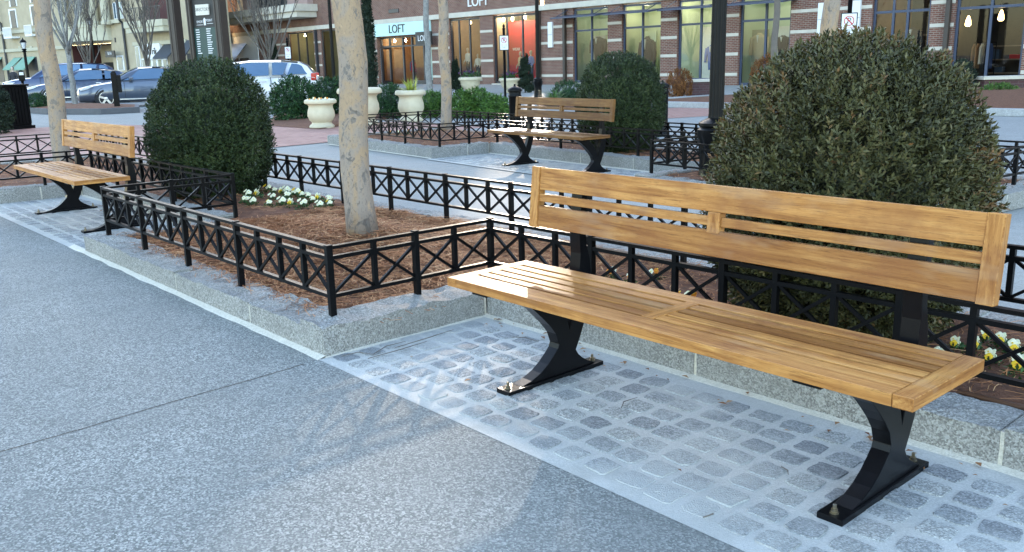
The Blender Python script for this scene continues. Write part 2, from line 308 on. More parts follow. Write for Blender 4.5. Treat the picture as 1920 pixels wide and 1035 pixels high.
def text(name, body, size, mat, parent, T, ext=.004, align='CENTER', sx=1.0):
    cu = bpy.data.curves.new(name, 'FONT'); cu.body = body; cu.size = size; cu.extrude = ext; cu.align_x = align; cu.align_y = 'CENTER'
    tmp = bpy.data.objects.new(name, cu); COL.objects.link(tmp)
    dg = bpy.context.evaluated_depsgraph_get(); me = bpy.data.meshes.new_from_object(tmp.evaluated_get(dg))
    bpy.data.objects.remove(tmp); me.transform(T @ Matrix.Diagonal((sx, 1, 1, 1))); me.materials.clear(); me.materials.append(M[mat])
    o = bpy.data.objects.new(name, me); COL.objects.link(o); o.parent = parent; return o
def facing(loc, rz=0):                    # text standing upright, facing -y of a frame turned by rz
    return Matrix.Translation(loc) @ Matrix.Rotation(rz, 4, 'Z') @ Matrix.Rotation(R(90), 4, 'X')
# ------------------------------------------------------------------ far strip frame
FA = R(-5.7); FO = (-7.0, 5.38)
def FS(u, v, z=0): return (FO[0]+u*math.cos(FA)-v*math.sin(FA), FO[1]+u*math.sin(FA)+v*math.cos(FA), z)
# ------------------------------------------------------------------ ground
def sheet(name, poly, z, mat, kind='structure', sub=None):
    mb = MB(); mb.add([(p[0], p[1], z) for p in poly], [tuple(range(len(poly)))], 0, .5)
    return tag(mb.build(name, mat), kind=kind)
sheet('ground', [(-400, -300), (300, -300), (300, 500), (-400, 500)], -.006, 'concrete')
sheet('pavement', [(-40, -30), (12, -30), (12, -.222), (-40, -.222)], .002, 'aggregate')
mb = MB()
px_, py_ = -.575, -9.
for k in range(60):
    y0 = -.3-k*.15; jx = lambda y: -.655+(-y-.3)*.068+.004*math.sin(y*9)
    mb.add([(jx(y0)-.0022, y0, .0036), (jx(y0)+.0022, y0, .0036), (jx(y0-.15)+.0022, y0-.15, .0036), (jx(y0-.15)-.0022, y0-.15, .0036)], [(0, 1, 2, 3)])
tag(mb.build('pavement_joint', 'soil'), kind='structure')
road = [(-26, 9.6), (40, 9.6-66*.06), (40, 17.2), (-26, 17.2)]
sheet('road', road, -.002, 'asphalt')
c1, c2_, c3_, c4_ = at(1180, 203.5), at(1405, 200), at(1392, 214), at(1180, 226.5)
sheet('brick_crossing', [c1, c2_, c3_, c4_], .004, 'paver')
bp = [at(*p) for p in ((-60, 246), (110, 237), (330, 233), (420, 232), (640, 232), (640, 262), (560, 285), (430, 288), (120, 300), (-60, 310))]
sheet('brick_paving', [(-21.5, -12), (-20.8, 5.2), (-17.0, 6.3), (-14.6, 9.6), (-11.2, 9.6), (-10.75, 4.35), (-10.75, -.3), (-10.75, -12)], .004, 'paver')
# granite kerbs of rough blocks
def stone(mb, P, l, w, h, seed, amp=.007, top=.013, mi=0):
    """block l x w x h, P maps local (x,y,z) to world; rough pitched top"""
    t = random.random(); nx, ny, nz = max(3, int(l/.028)), max(3, int(w/.03)), 5
    def dp(x, y, z):
        q = Vector((x*9+seed*7.3, y*9, z*9)); n = mnoise.noise_vector(q); k = z/h
        n2 = mnoise.noise(Vector((x*3.1+seed*3.7, y*6, 5))); n3 = mnoise.noise(Vector((x*30+seed, y*30, z*30))); n4 = abs(mnoise.noise(Vector((x*14+seed*2, y*14, 9))))
        return P(x+n.x*amp*.4, y+n.y*amp*(.3+k*.8)+n3*.0028*(.3+k), z+(n.z*top*.9+n2*top*.8-.3*top+n4*.012)*k**2+n3*.0035*k)
    def grid(f, a, b):
        o = [dp(*f(i/a, j/b)) for j in range(b+1) for i in range(a+1)]
        mb.add(o, [(j*(a+1)+i, j*(a+1)+i+1, (j+1)*(a+1)+i+1, (j+1)*(a+1)+i) for j in range(b) for i in range(a)], mi, t)
    grid(lambda s, q: (s*l, 0, q*h), nx, nz); grid(lambda s, q: (s*l, w, q*h), nx, nz)
    grid(lambda s, q: (s*l, q*w, h), nx, ny); grid(lambda s, q: (0, s*w, q*h), ny, nz); grid(lambda s, q: (l, s*w, q*h), ny, nz)
def kerb_run(mb, p0, p1, w, h, lens, fr=lambda u, v, z: (u, v, z), top=.013):
    """blocks from p0 to p1, body to the left of the direction of travel"""
    d = Vector((p1[0]-p0[0], p1[1]-p0[1])); L = d.length; d.normalize(); nrm = Vector((-d.y, d.x)); s = 0; k = 0
    while s < L-.02:
        l = min(lens[k % len(lens)], L-s); l = L-s if L-s-l < .14 else l
        P = lambda x, y, z, s=s: fr(p0[0]+d.x*(s+x)+nrm.x*y, p0[1]+d.y*(s+x)+nrm.y*y, z)
        stone(mb, P, l-.014, w, h*(1+.06*random.uniform(-1, 1)), random.random()*50, top=top)
        a, b = s+l-.016, s+l+.002
        mb.add([P(a-s, .004, 0), P(b-s, .004, 0), P(b-s, .004, h*.93), P(a-s, .004, h*.93), P(a-s, w*.9, h*.93), P(b-s, w*.9, h*.93)], [(0, 1, 2, 3), (3, 2, 5, 4)], 1)
        s += l; k += 1
KX0, KX1, KY, KB = -4.02, -.67, -.19, .745
mb = MB()
kerb_run(mb, (KX0, KY), (KX1-.13, KY), .23, .118, [.66, 1.02, .95, .8])
kerb_run(mb, (KX1-.13, KY), (KX1, KY), .23, .13, [.2], top=.006)
kerb_run(mb, (KX1+.004, KY+.002), (KX1+.004, KB), .2, .15, [1.1], top=.026)
kerb_run(mb, (KX1+.01, KB), (3.4, KB), .22, .13, [1.3, 1.15], top=.008)
kerb_run(mb, (KX0-.004, KB), (KX0-.004, KY+.24), .2, .12, [.8])
kerb_run(mb, (-7.22, KB), (KX0-.01, KB), .22, .13, [1.2, .9])
kerb_run(mb, (-7.25, KY), (-7.25, KB), .2, .14, [.55, .7])
kerb_run(mb, (-10.7, KY), (-7.26, KY), .23, .12, [.9, 1.1])
kerb_run(mb, (-10.75, 2.2), (-10.75, KY), .2, .12, [1.1])
kerb_run(mb, (3.4, 2.2), (-10.7, 2.2), .18, .10, [1.2, 1.0])
tag(mb.build('granite_kerb', ['granite', 'lime']), kind='structure')
mb = MB()
FV = -.16
kerb_run(mb, (-3.5, FV), (-.17, FV), .22, .145, [.95, .8, .62, .55, .4], FS)
kerb_run(mb, (-.16, FV), (-.16, .8), .2, .15, [.6, .9], FS)
kerb_run(mb, (-.15, .8), (3.8, .8), .22, .15, [.8, 1.2, .95], FS)
kerb_run(mb, (3.82, .8), (3.82, FV), .2, .13, [1.0], FS)
kerb_run(mb, (3.84, FV), (6.95, FV), .23, .12, [.8, 1.1], FS)
kerb_run(mb, (6.97, FV), (6.97, 2.2), .3, .14, [1.1, .9], FS)
kerb_run(mb, (6.95, 2.2), (-3.5, 2.2), .2, .12, [1.2], FS)
kerb_run(mb, (-3.52, 2.2), (-3.52, FV), .2, .145, [.9], FS)
tag(mb.build('granite_kerb', ['granite', 'lime']), kind='structure')
# pale mortar strips along the kerb foot
mb = MB()
def strip(p0, p1, w, fr=lambda u, v, z: (u, v, z), z=.006):
    d = Vector((p1[0]-p0[0], p1[1]-p0[1])); L = d.length; d.normalize(); n = Vector((d.y, -d.x)); k = int(L/.04)
    A = [fr(p0[0]+d.x*i*L/k-n.x*.012, p0[1]+d.y*i*L/k-n.y*.012, z+.010) for i in range(k+1)]
    B = [fr(p0[0]+d.x*i*L/k+n.x*w*(1+.35*mnoise.noise(Vector((i*.21+p0[0], p0[1], 0)))), p0[1]+d.y*i*L/k+n.y*w*(1+.35*mnoise.noise(Vector((i*.21+p0[0], p0[1], 0)))), z-.004) for i in range(k+1)]
    mb.add(A+B, [(i, i+1, k+2+i, k+1+i) for i in range(k)])
strip((KX0-.3, KY), (KX1+.01, KY), .034); strip((KX1, KY), (KX1, KB), .016); strip((KX1, KB), (3.4, KB), .03)
strip((-7.2, KB), (KX0, KB), .03); strip((-3.5, FV), (-.16, FV), .02, FS); strip((-.15, .8), (3.8, .8), .03, FS)
tag(mb.build('mortar_strip', 'lime'), kind='structure')
# cobbled bays: domed setts in pale mortar
def bay(x0, x1, y0, y1, fr, seed, front):
    rs = random.Random(seed); mbm = MB()
    mbm.add([fr(x0-.01, front, .003), fr(x1, front, .003), fr(x1, y1+.01, .003), fr(x0-.01, y1+.01, .003)], [(0, 1, 2, 3)], 0, .5)
    nx, ny = int((x1-x0)/.127), int((y1-y0)/.118)
    for j in range(ny):
        sh = rs.uniform(-.012, .012)
        for i in range(nx):
            cx, cy = x0+.075+i*.127+sh+rs.uniform(-.007, .007), y0+.066+j*.118+rs.uniform(-.006, .006)
            hw, hh = rs.uniform(.0475, .0555), rs.uniform(.0435, .0515); t = rs.random(); hz = rs.uniform(.0008, .0038); n = 18; rot = rs.uniform(-.07, .07); pw = rs.uniform(.30, .48)
            ring = []
            for k in range(n):
                a = 2*math.pi*k/n; c, s = math.cos(a), math.sin(a); w = rs.uniform(.91, 1.06)
                qx, qy = hw*w*math.copysign(abs(c)**pw, c), hh*w*math.copysign(abs(s)**pw, s)
                ring.append((qx*math.cos(rot)-qy*math.sin(rot), qx*math.sin(rot)+qy*math.cos(rot)))
            vs = [fr(cx+q[0], cy+q[1], .0025) for q in ring]+[fr(cx+q[0]*.955, cy+q[1]*.955, .0035+hz+rs.uniform(-.0008, .0008)) for q in ring]+[fr(cx+q[0]*.45, cy+q[1]*.45, .0046+hz+rs.uniform(-.001, .001)) for q in ring]+[fr(cx, cy, .0046+hz)]
            fs = [(k, (k+1) % n, n+(k+1) % n, n+k) for k in range(n)]+[(n+k, n+(k+1) % n, 2*n+(k+1) % n, 2*n+k) for k in range(n)]+[(2*n+k, 2*n+(k+1) % n, 3*n) for k in range(n)]
            mbm.add(vs, fs, 1, t)
    return tag(mbm.build('cobbled_bay', ['mortar', 'sett'], smooth=True, sharp=18), kind='structure')
W_ = lambda u, v, z: (u, v, z)
bay(-.67, 3.4, -.185, .74, W_, 3, -.222); bay(-7.25, -4.03, -.185, .74, W_, 4, -.222); bay(-.16, 3.82, -.2, .8, FS, 5, -.26)
# mulch beds
def zm_near(x, y):
    z = .095+.018*mnoise.noise(Vector((x*3, y*3, 0)))+.012*mnoise.noise(Vector((x*9, y*9, 3)))
    for cx, cy, a, sx, sy in ((-2.2, 1.0, .10, .95, .6), (-8.7, 1.0, .09, 1., .6), (.9, 1.45, .03, .9, .3), (-5.5, 1.45, .03, .9, .3)):
        z += a*math.exp(-((x-cx)/sx)**2-((y-cy)/sy)**2)
    return z
def zm_far(u, v):
    z = .11+.018*mnoise.noise(Vector((u*3, v*3, 7)))+.012*mnoise.noise(Vector((u*9, v*9, 3)))
    for cx, cy, a in ((-1.8, 1.1, .10), (5.3, 1.1, .09)): z += a*math.exp(-((u-cx)/.95)**2-((v-cy)/.7)**2)
    return z
def bed(x0, x1, y0, y1, zf, fr, alc, st=.07):
    mbb = MB(); nx, ny = int((x1-x0)/st), int((y1-y0)/st); vs = []; fs = []
    for j in range(ny+1):
        for i in range(nx+1):
            x, y = x0+(x1-x0)*i/nx, y0+(y1-y0)*j/ny; vs.append(fr(x, y, zf(x, y)))
    for j in range(ny):
        for i in range(nx):
            x, y = x0+(x1-x0)*(i+.5)/nx, y0+(y1-y0)*(j+.5)/ny
            if any(a < x < b and y < c for a, b, c in alc): continue
            fs.append((j*(nx+1)+i, j*(nx+1)+i+1, (j+1)*(nx+1)+i+1, (j+1)*(nx+1)+i))
    mbb.add(vs, fs); return tag(mbb.build('mulch_bed', 'mulch', smooth=True), kind='structure')
bed(-10.6, 3.4, -.02, 2.05, zm_near, W_, [(-7.4, -3.86, .88), (-.83, 9, .88)])
bed(-3.4, 6.85, 0, 2.05, zm_far, FS, [(-.32, 3.98, .93)])
def np_mesh(name, verts, nper, mat, tint, kind=None, smooth=False):
    """verts (N,nper,3): one n-gon each"""
    N = len(verts); me = bpy.data.meshes.new(name); me.vertices.add(N*nper); me.vertices.foreach_set('co', verts.astype(np.float32).ravel())
    me.loops.add(N*nper); me.loops.foreach_set('vertex_index', np.arange(N*nper, dtype=np.int32))
    me.polygons.add(N); me.polygons.foreach_set('loop_start', np.arange(N, dtype=np.int32)*nper); me.polygons.foreach_set('loop_total', np.full(N, nper, dtype=np.int32))
    me.update(calc_edges=True); a = me.attributes.new('tint', 'FLOAT', 'FACE'); a.data.foreach_set('value', tint.astype(np.float32))
    me.materials.append(M[mat])
    if smooth: me.polygons.foreach_set('use_smooth', [True]*N)
    o = bpy.data.objects.new(name, me); COL.objects.link(o)
    if kind: o['kind'] = kind
    return o
def needles(n, x0, x1, y0, y1, zf, fr, length=.13, wid=.0029, ok=None, lift=.022):
    xs = rng.uniform(x0, x1, n); ys = rng.uniform(y0, y1, n); out = []; tt = []
    for x, y in zip(xs, ys):
        if ok and not ok(x, y): continue
        z = zf(x, y)+rng.uniform(.0, lift); a = rng.uniform(0, 6.28); l = length*rng.uniform(.5, 1.3); cv = rng.uniform(-.7, .7); pz = rng.uniform(-.02, .035); t = rng.random()
        p = (x, y, z); seg = []
        for k in range(3):
            q = (p[0]+math.cos(a)*l/3, p[1]+math.sin(a)*l/3, max(zf(p[0], p[1])+.002, p[2]+pz*(1-k)*.4)); seg.append((p, q, a)); p = q; a += cv*.5
        for (p, q, a) in seg:
            w = wid/2; nx_, ny_ = -math.sin(a)*w, math.cos(a)*w
            out.append([fr(p[0]-nx_, p[1]-ny_, p[2]), fr(q[0]-nx_, q[1]-ny_, q[2]), fr(q[0]+nx_, q[1]+ny_, q[2]+.001), fr(p[0]+nx_, p[1]+ny_, p[2]+.001)]); tt.append(t)
    return np_mesh('pine_straw', np.array(out), 4, 'needle', np.array(tt), 'stuff')
needles(26000, KX0+.2, KX1-.08, -.06, 1.95, zm_near, W_)
needles(7000, KX1-.1, 2.6, .9, 2.0, zm_near, W_, .10, ok=lambda x, y: rng.random() < (.9 if x < -.2 else .4))
needles(5000, -10.5, KX0, 0, 1.95, zm_near, W_, .14, .003, ok=lambda x, y: not (-7.4 < x < -3.9 and y < .9))
needles(6500, -3.35, 6.8, -.02, 1.95, zm_far, FS, .15, .0036, ok=lambda x, y: not (-.3 < x < 3.95 and y < .95))
# ------------------------------------------------------------------ benches
BL, BD, BH, BT = 1.826, .4175, .445, .034
def make_bench(label):
    b = thing('park_bench', label, 'bench', group='slatted wooden benches on black iron legs')
    s = MB(); cw = .055
    s.box(0, cw-.002, 0, BD, BH-BT, BH, 1, .75); s.box(BL-cw+.002, BL, 0, BD, BH-BT, BH, 1, .6)
    edges = [(0, .102), (.117, .160), (.175, .218), (.233, .276), (.291, .334), (.349, BD)]
    for i, (a, c) in enumerate(edges):
        if i in (0, 5): s.box(cw, BL-cw, a, c, BH-BT, BH, 0, (.62, .5)[i == 5])
        else:
            s.box(cw, BL/2-.026, a, c, BH-BT+.004, BH-.001, 0); s.box(BL/2+.026, BL-cw, a, c, BH-BT+.004, BH-.001, 0)
    s.box(BL/2-.0245, BL/2+.0245, .107, .347, BH-BT, BH+.0005, 1, .7)
    s.build('seat', ['wood_x', 'wood_y'], b, bevel=.0025)
    k = MB(); ang = math.atan2(.4649-.4387, .8339-.5867); h = .2485
    T = Matrix.Translation((0, .4387, .5867)) @ Matrix.Rotation(-ang, 4, 'X')
    pw = .047
    for x0, x1, t in ((0, pw, .55), (BL-pw, BL, .62)): k.box(x0, x1, -.004, .034, 0, h, 2, t, T)
    k.box(pw+.001, BL-pw-.001, 0, .028, .156, h-.002, 0, .62, T)
    k.box(pw+.001, BL-pw-.001, 0, .028, .004, .092, 0, .22, T)
    for x0, x1, t in ((pw, BL/2-.026, .5), (BL/2+.026, BL-pw, .42)): k.box(x0+.001, x1, .002, .026, .108, .140, 0, t, T)
    k.box(BL/2-.025, BL/2+.025, -.004, .03, .084, .1555, 2, .66, T)
    k.build('backrest', ['wood_x', 'wood_y', 'wood_z'], b, bevel=.003)
    prof = [(.145, .0215), (.20, .032), (.25, .052), (.29, .078), (.32, .105), (.345, .13), (.352, .15), (.335, .195), (.30, .238), (.262, .276), (.22, .315), (.18, .346), (.14, .372), (.09, .397), (.04, .4105),
            (.262, .4105), (.30, .37), (.36, .31), (.398, .24), (.412, .195), (.445, .30), (.468, .4105), (.476, .50), (.470, .60), (.493, .80), (.523, .80), (.506, .60), (.512, .53), (.530, .47), (.537, .41), (.525, .30), (.492, .20), (.468, .145), (.447, .105), (.462, .082), (.485, .062), (.517, .042), (.56, .0215)]
    for x in (.2315, BL-.2315):
        leg = MB(); leg.prism(prof, x-.028, x+.028, 'x'); leg.box(x-.038, x+.038, .072, .6006, 0, .021)
        leg.box(x-.036, x+.036, .03, .41, .4035, .4108)
        leg.box(x-.105, x-.02, .02, .085, .396, .4106)
        lo = leg.build('leg', 'black', b, bevel=.0025)
        for y in (.098, .572):
            bo = MB(); bo.lathe([(.013, .0212), (.013, .024), (.0095, .0243), (.0095, .034), (.0055, .0345), (.0055, .047), (.004, .0485)], 8, (x, y, 0)); bo.build('bolt', 'brass', lo)
    return b
bench = make_bench('large golden wooden bench in front with sunlit left seat end on cobbled bay')
lb = copy_tree(bench, None, 'golden wooden bench at far left beside the first planter, below the spotted tree trunk', (-6.44, -.04, 0))
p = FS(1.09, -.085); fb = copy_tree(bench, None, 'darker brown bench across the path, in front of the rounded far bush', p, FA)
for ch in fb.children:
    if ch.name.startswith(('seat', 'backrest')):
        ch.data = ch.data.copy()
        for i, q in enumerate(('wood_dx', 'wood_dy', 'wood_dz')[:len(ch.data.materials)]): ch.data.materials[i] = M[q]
# ------------------------------------------------------------------ fences
def fence(label, p0, p1, npan, legs, zb=.10, fin=(True, True)):
    d = Vector((p1[0]-p0[0], p1[1]-p0[1], 0)); L = d.length
    t = thing('iron_fence', label, 'fence', (p0[0], p0[1], 0), math.atan2(d.y, d.x), 'low black X pattern iron fences round the planters')
    a, b = (0 if fin[0] else .016), (L if fin[1] else L-.016)
    for z0, z1, w in ((.4495, .4645, .030), (.401, .418, .024), (.223, .240, .024)):
        r = MB(); r.box(a, b, -w/2, w/2, z0, z1); r.build('rail', 'iron', t)
    s = L/npan
    for i in range(npan+1):
        x = i*s
        if i in (0, npan) and not fin[i > 0]: continue
        if i in legs:
            q = MB(); q.box(x-.0132, x+.0132, -.0155, .0155, zb, .466); q.box(x-.0150, x+.0150, -.0172, .0172, .466, .470); q.build('post', 'iron', t, bevel=.0015, seg=1)
        else: q = MB(); q.box(x-.011, x+.011, -.0115, .0115, .2405, .4495); q.build('baluster', 'iron', t)
    for i in range(npan):
        q = MB(); x0, x1 = i*s+.009, (i+1)*s-.009
        q.bar((x0, -.0045, .242), (x1, -.0045, .402), .0135, .012, upv=(0, 1, 0)); q.bar((x0, .0042, .402), (x1, .0042, .242), .0135, .012, upv=(0, 1, 0)); q.build('cross_brace', 'iron', t)
    return t
NY0, NY1, NY2, NX0, NX1 = -.052, .905, 1.93, -3.9, -.81
fence('front fence of the near planter along the grey pavement edge', (NX0, NY0), (NX1, NY0), 13, (0, 3, 6, 9, 13))
fence('short fence run left of the large front bench, from pavement corner back', (NX1, NY0), (NX1, NY1), 4, (2, 4), .13, (False, True))
fence('short fence run right of the left bench, ending by the white pansies', (NX0, NY0), (NX0, NY1), 4, (2, 4), .12, (False, True))
fence('fence right behind the large front bench seat', (NX1, NY1), (3.3, NY1), 17, (3, 6, 9, 12, 15, 17), .10, (False, True))
fence('fence right behind the left bench, in front of its round bush', (-7.35, NY1), (NX0, NY1), 14, (0, 3, 6, 9, 12), .10, (True, False))
fence('short fence run left of the left bench, reaching the photo edge', (-7.35, NY0), (-7.35, NY1), 4, (0, 2), .12, (True, False))
fence('long straight fence behind the near planter along the concrete path', (-10.55, NY2), (3.3, NY2), 57, tuple(range(0, 58, 3)), .07)
fence('short end fence at far left, in front of the litter bin', (-10.55, NY0), (-10.55, NY2), 8, (0, 3, 6), .10, (True, False))
f2 = lambda u, v: FS(u, v)[:2]
fence('far front fence from the grey kerb corner towards the cream urns', f2(-3.33, 0), f2(-.2, 0), 13, (0, 3, 6, 9, 13))
fence('short far fence left of the dark brown bench', f2(-.2, 0), f2(-.2, .97), 4, (2, 4), .12, (False, True))
fence('far fence behind the dark brown bench', f2(-.2, .97), f2(3.9, .97), 17, (3, 6, 9, 12, 15, 17), .1, (False, True))
fence('short far fence right of the dark brown bench, beside the fluted lamp post', f2(3.9, 0), f2(3.9, .97), 4, (0, 2), .1, (True, False))
fence('far front fence running into the foot of the fluted lamp post', f2(3.9, 0), f2(5.0, 0), 5, (4,), .1, (False, False))
fence('far front fence hidden mostly by the big olive bush', f2(5.1, 0), f2(6.75, 0), 7, (3, 7), .1, (False, True))
fence('far back fence along the road, behind the far bush and both bollards', f2(-3.33, 1.98), f2(6.75, 1.98), 42, tuple(range(0, 43, 3)), .1)
fence('far end fence on the right beside the road, right of the olive bush', f2(6.75, 0), f2(6.75, 1.98), 8, (3, 6), .12, (False, False))
fence('far end fence on the left next to the brick paving, by the urn', f2(-3.33, 0), f2(-3.33, 1.98), 8, (3, 6), .12, (False, False))
# ------------------------------------------------------------------ foliage
def leaf_quads(pos, ax, length, width, tilt, az, fold=.25):
    """pos,ax (N,3); leaves leaning out of the axis"""
    N = len(pos); ref = np.tile([0.3, .5, .81], (N, 1)); e1 = np.cross(ax, ref); e1 /= np.linalg.norm(e1, axis=1)[:, None]+1e-9; e2 = np.cross(ax, e1)
    out = e1*np.cos(az)[:, None]+e2*np.sin(az)[:, None]
    d = ax*np.cos(tilt)[:, None]+out*np.sin(tilt)[:, None]; sd = np.cross(d, ax); sd /= np.linalg.norm(sd, axis=1)[:, None]+1e-9
    n = np.cross(sd, d); l = length[:, None]; w = width[:, None]
    return np.stack([pos, pos+d*l*.5+sd*w*.5+n*w*fold, pos+d*l, pos+d*l*.5-sd*w*.5+n*w*fold], 1)
def unit(v): return v/(np.linalg.norm(v, axis=-1, keepdims=True)+1e-9)
def foliage(name, n, semi, zc, leaf, mat, seed, per=9, lump=.06, bottom=-.75, brown=.0, core=.84, upw=.45, ratio=.45, jit=.5, stem=2.0, thick=.16, shape=None, depth=0.):
    rg = np.random.default_rng(seed); d = unit(rg.normal(size=(int(n*1.7), 3))); d = d[d[:, 2] > bottom][:n]; n = len(d)
    nz = np.array([mnoise.noise(Vector((q[0]*2.6+seed, q[1]*2.6, q[2]*2.6)))+.55*mnoise.noise(Vector((q[0]*6+seed, q[1]*6, q[2]*6))) for q in d.tolist()])
    semi = np.array(semi); sc = shape(d[:, 2]) if shape else np.ones(n)
    rad = (1+lump*nz)*(1-thick*rg.random(n)**1.6)
    P = d*semi*rad[:, None]; P[:, :2] *= sc[:, None]; P[:, 2] += zc
    nor = unit(d/semi); ax = unit(nor*.9+np.array([0, 0, upw])+rg.normal(size=(n, 3))*jit*.5)
    t0 = np.clip(.42+.35*nz+rg.normal(size=n)*.16+brown*(nz > .35), 0, 1)
    k = np.arange(per); pos = np.repeat(P, per, 0)+np.repeat(ax, per, 0)*(np.tile(k, n)/per*leaf*stem)[:, None]
    N = n*per; L = leaf*rg.uniform(.65, 1.15, N); q = leaf_quads(pos, np.repeat(ax, per, 0), L, L*ratio, np.tile(1.15-.75*k/per, n)+rg.normal(size=N)*.2, np.tile(k*2.4, n)+np.repeat(rg.uniform(0, 6, n), per))
    tt = np.clip(np.repeat(t0, per)+rg.normal(size=N)*.14, 0, 1)
    o = np_mesh(name, q, 4, mat, tt)
    # solid inner core in the darkest leaf tint, stops seeing through
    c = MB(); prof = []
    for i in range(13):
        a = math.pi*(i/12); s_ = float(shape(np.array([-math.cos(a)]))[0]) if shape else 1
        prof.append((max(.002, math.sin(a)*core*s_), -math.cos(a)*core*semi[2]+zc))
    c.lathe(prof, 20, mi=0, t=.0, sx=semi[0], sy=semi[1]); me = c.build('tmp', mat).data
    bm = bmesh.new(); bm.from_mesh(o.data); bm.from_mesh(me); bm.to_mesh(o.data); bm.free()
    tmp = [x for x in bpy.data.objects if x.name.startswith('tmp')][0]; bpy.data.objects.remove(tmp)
    return o
dome = lambda z: np.where(z > 0, np.clip(1-np.abs(z)**2.25, 0, 1)**(1/2.25)/np.sqrt(np.clip(1-z*z, 1e-4, 1)), 1-.2*z*z)
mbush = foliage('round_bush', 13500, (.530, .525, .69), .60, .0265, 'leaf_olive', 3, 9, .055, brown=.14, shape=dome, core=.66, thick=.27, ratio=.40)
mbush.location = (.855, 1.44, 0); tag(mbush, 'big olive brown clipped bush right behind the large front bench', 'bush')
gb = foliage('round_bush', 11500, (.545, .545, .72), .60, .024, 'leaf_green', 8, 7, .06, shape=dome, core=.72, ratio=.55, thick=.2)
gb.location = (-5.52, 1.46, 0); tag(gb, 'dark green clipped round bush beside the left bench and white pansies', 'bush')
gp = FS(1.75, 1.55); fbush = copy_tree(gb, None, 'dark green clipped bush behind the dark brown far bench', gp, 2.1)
# pansies
def pansy(kind, label):
    t = thing('pansy_plant', label, 'flower', group='pansies in the planting beds')
    rg = np.random.default_rng(len(kind)*7+3); n = 60; d = unit(rg.normal(size=(n, 3))+np.array([0, 0, .7])); d[:, 2] = np.abs(d[:, 2]); P = d*np.array([.075, .075, .06])*rg.uniform(.3, 1, n)[:, None]
    q = leaf_quads(P, unit(d+np.array([0, 0, .3])), rg.uniform(.03, .055, n), rg.uniform(.014, .024, n), rg.uniform(.2, 1.2, n), rg.uniform(0, 6, n))
    fo = np_mesh('leaves', q, 4, 'leaf_pansy', rg.random(n)); fo.parent = t
    for i in range(len(kind)):
        m = MB(); a = rg.uniform(0, 6.28); r = rg.uniform(.0, .075); c = Vector((r*math.cos(a), r*math.sin(a), rg.uniform(.075, .115)))
        nr = Vector((.55*math.cos(a)+.35, .55*math.sin(a)-.65, .7)).normalized(); e1 = nr.cross(Vector((0, 0, 1))).normalized(); e2 = e1.cross(nr)*-1
        for pz, (ang, off, rr) in enumerate(((2.0, .013, .0165), (1.14, .013, .0165), (3.3, .014, .0155), (-.16, .014, .0155), (-1.57, .014, .018))):
            pc = c+e1*math.cos(ang)*off+e2*math.sin(ang)*off+nr*(.0012*pz); vs = [pc+e1*rr*math.cos(k*.628)+e2*rr*.92*math.sin(k*.628)+nr*.003*math.sin(k*1.9) for k in range(10)]
            m.add(vs, [tuple(range(10))], 0)
        pc = c+nr*.008; m.add([pc+e1*.0065*math.cos(k*1.05)+e2*.0065*math.sin(k*1.05) for k in range(6)], [tuple(range(6))], 1)
        m.tube([c-nr*.002, c*.5], .0015, 5, 2); m.build('flower', [{'w': 'petal_w', 'y': 'petal_y', 'o': 'petal_o', 'p': 'petal_p'}[kind[i]], 'petal_o' if kind[i] == 'y' else 'petal_y', 'leaf_pansy'], t)
    return t
PW = 'cream white pansy plant in the cluster behind the left bench fence corner'; PM = 'mixed pansy plant flowering behind the large front bench'; PR = 'pale yellow pansy plant under the right end of the large bench backrest'; PF_ = 'pansy plant in the bed across the path'
protos = [pansy('wwwww', PW), pansy('wwwwy', PW), pansy('wwyw', PW), pansy('yow', PM), pansy('wwo', PM)]
used = [False]*5
def put(k, x, y, z, label):
    o = protos[k] if not used[k] else copy_tree(protos[k]); used[k] = True
    o['label'] = label; o.location = (float(x), float(y), float(z)-.005); o.rotation_euler = (0, 0, random.uniform(-.5, .5)); s = random.uniform(.55, .78)*(.85 if x > -2 else 1); o.scale = (s, s, s)
for i in range(24):
    u = i % 8; r = i//8; x, y = at(455+u*23+random.uniform(-8, 8)+r*9, 372-r*11+random.uniform(-3, 3)+(u-3)*.5, .17)[:2]
    put([0, 0, 1, 0, 2][i % 5], x, min(y, 1.84), zm_near(x, y), PW)
for px, py in ((1120, 520), (1150, 500), (1185, 505), (1160, 535), (1270, 545), (1300, 545), (1230, 495)):
    x, y = at(px, py, .18)[:2]; put(3 if px > 1225 or px < 1125 else 4, x, max(.97, min(y, 1.8)), zm_near(x, y), PM)
for px, py in ((1765, 650), (1795, 630), (1830, 632), (1862, 650), (1880, 628), (1905, 640), (1915, 668), (1850, 615)):
    x, y = at(px, py, .18)[:2]; put(2, x, max(.98, y), zm_near(x, y), PR)
for i in range(9):
    u, v = (4.2+.17*i, 1.4+.2*(i % 3)) if i < 6 else (-2.9+.3*(i-6), .7); x, y, _ = FS(u, v); put(1 if i < 6 else 3, x, y, zm_far(u, v), PF_)
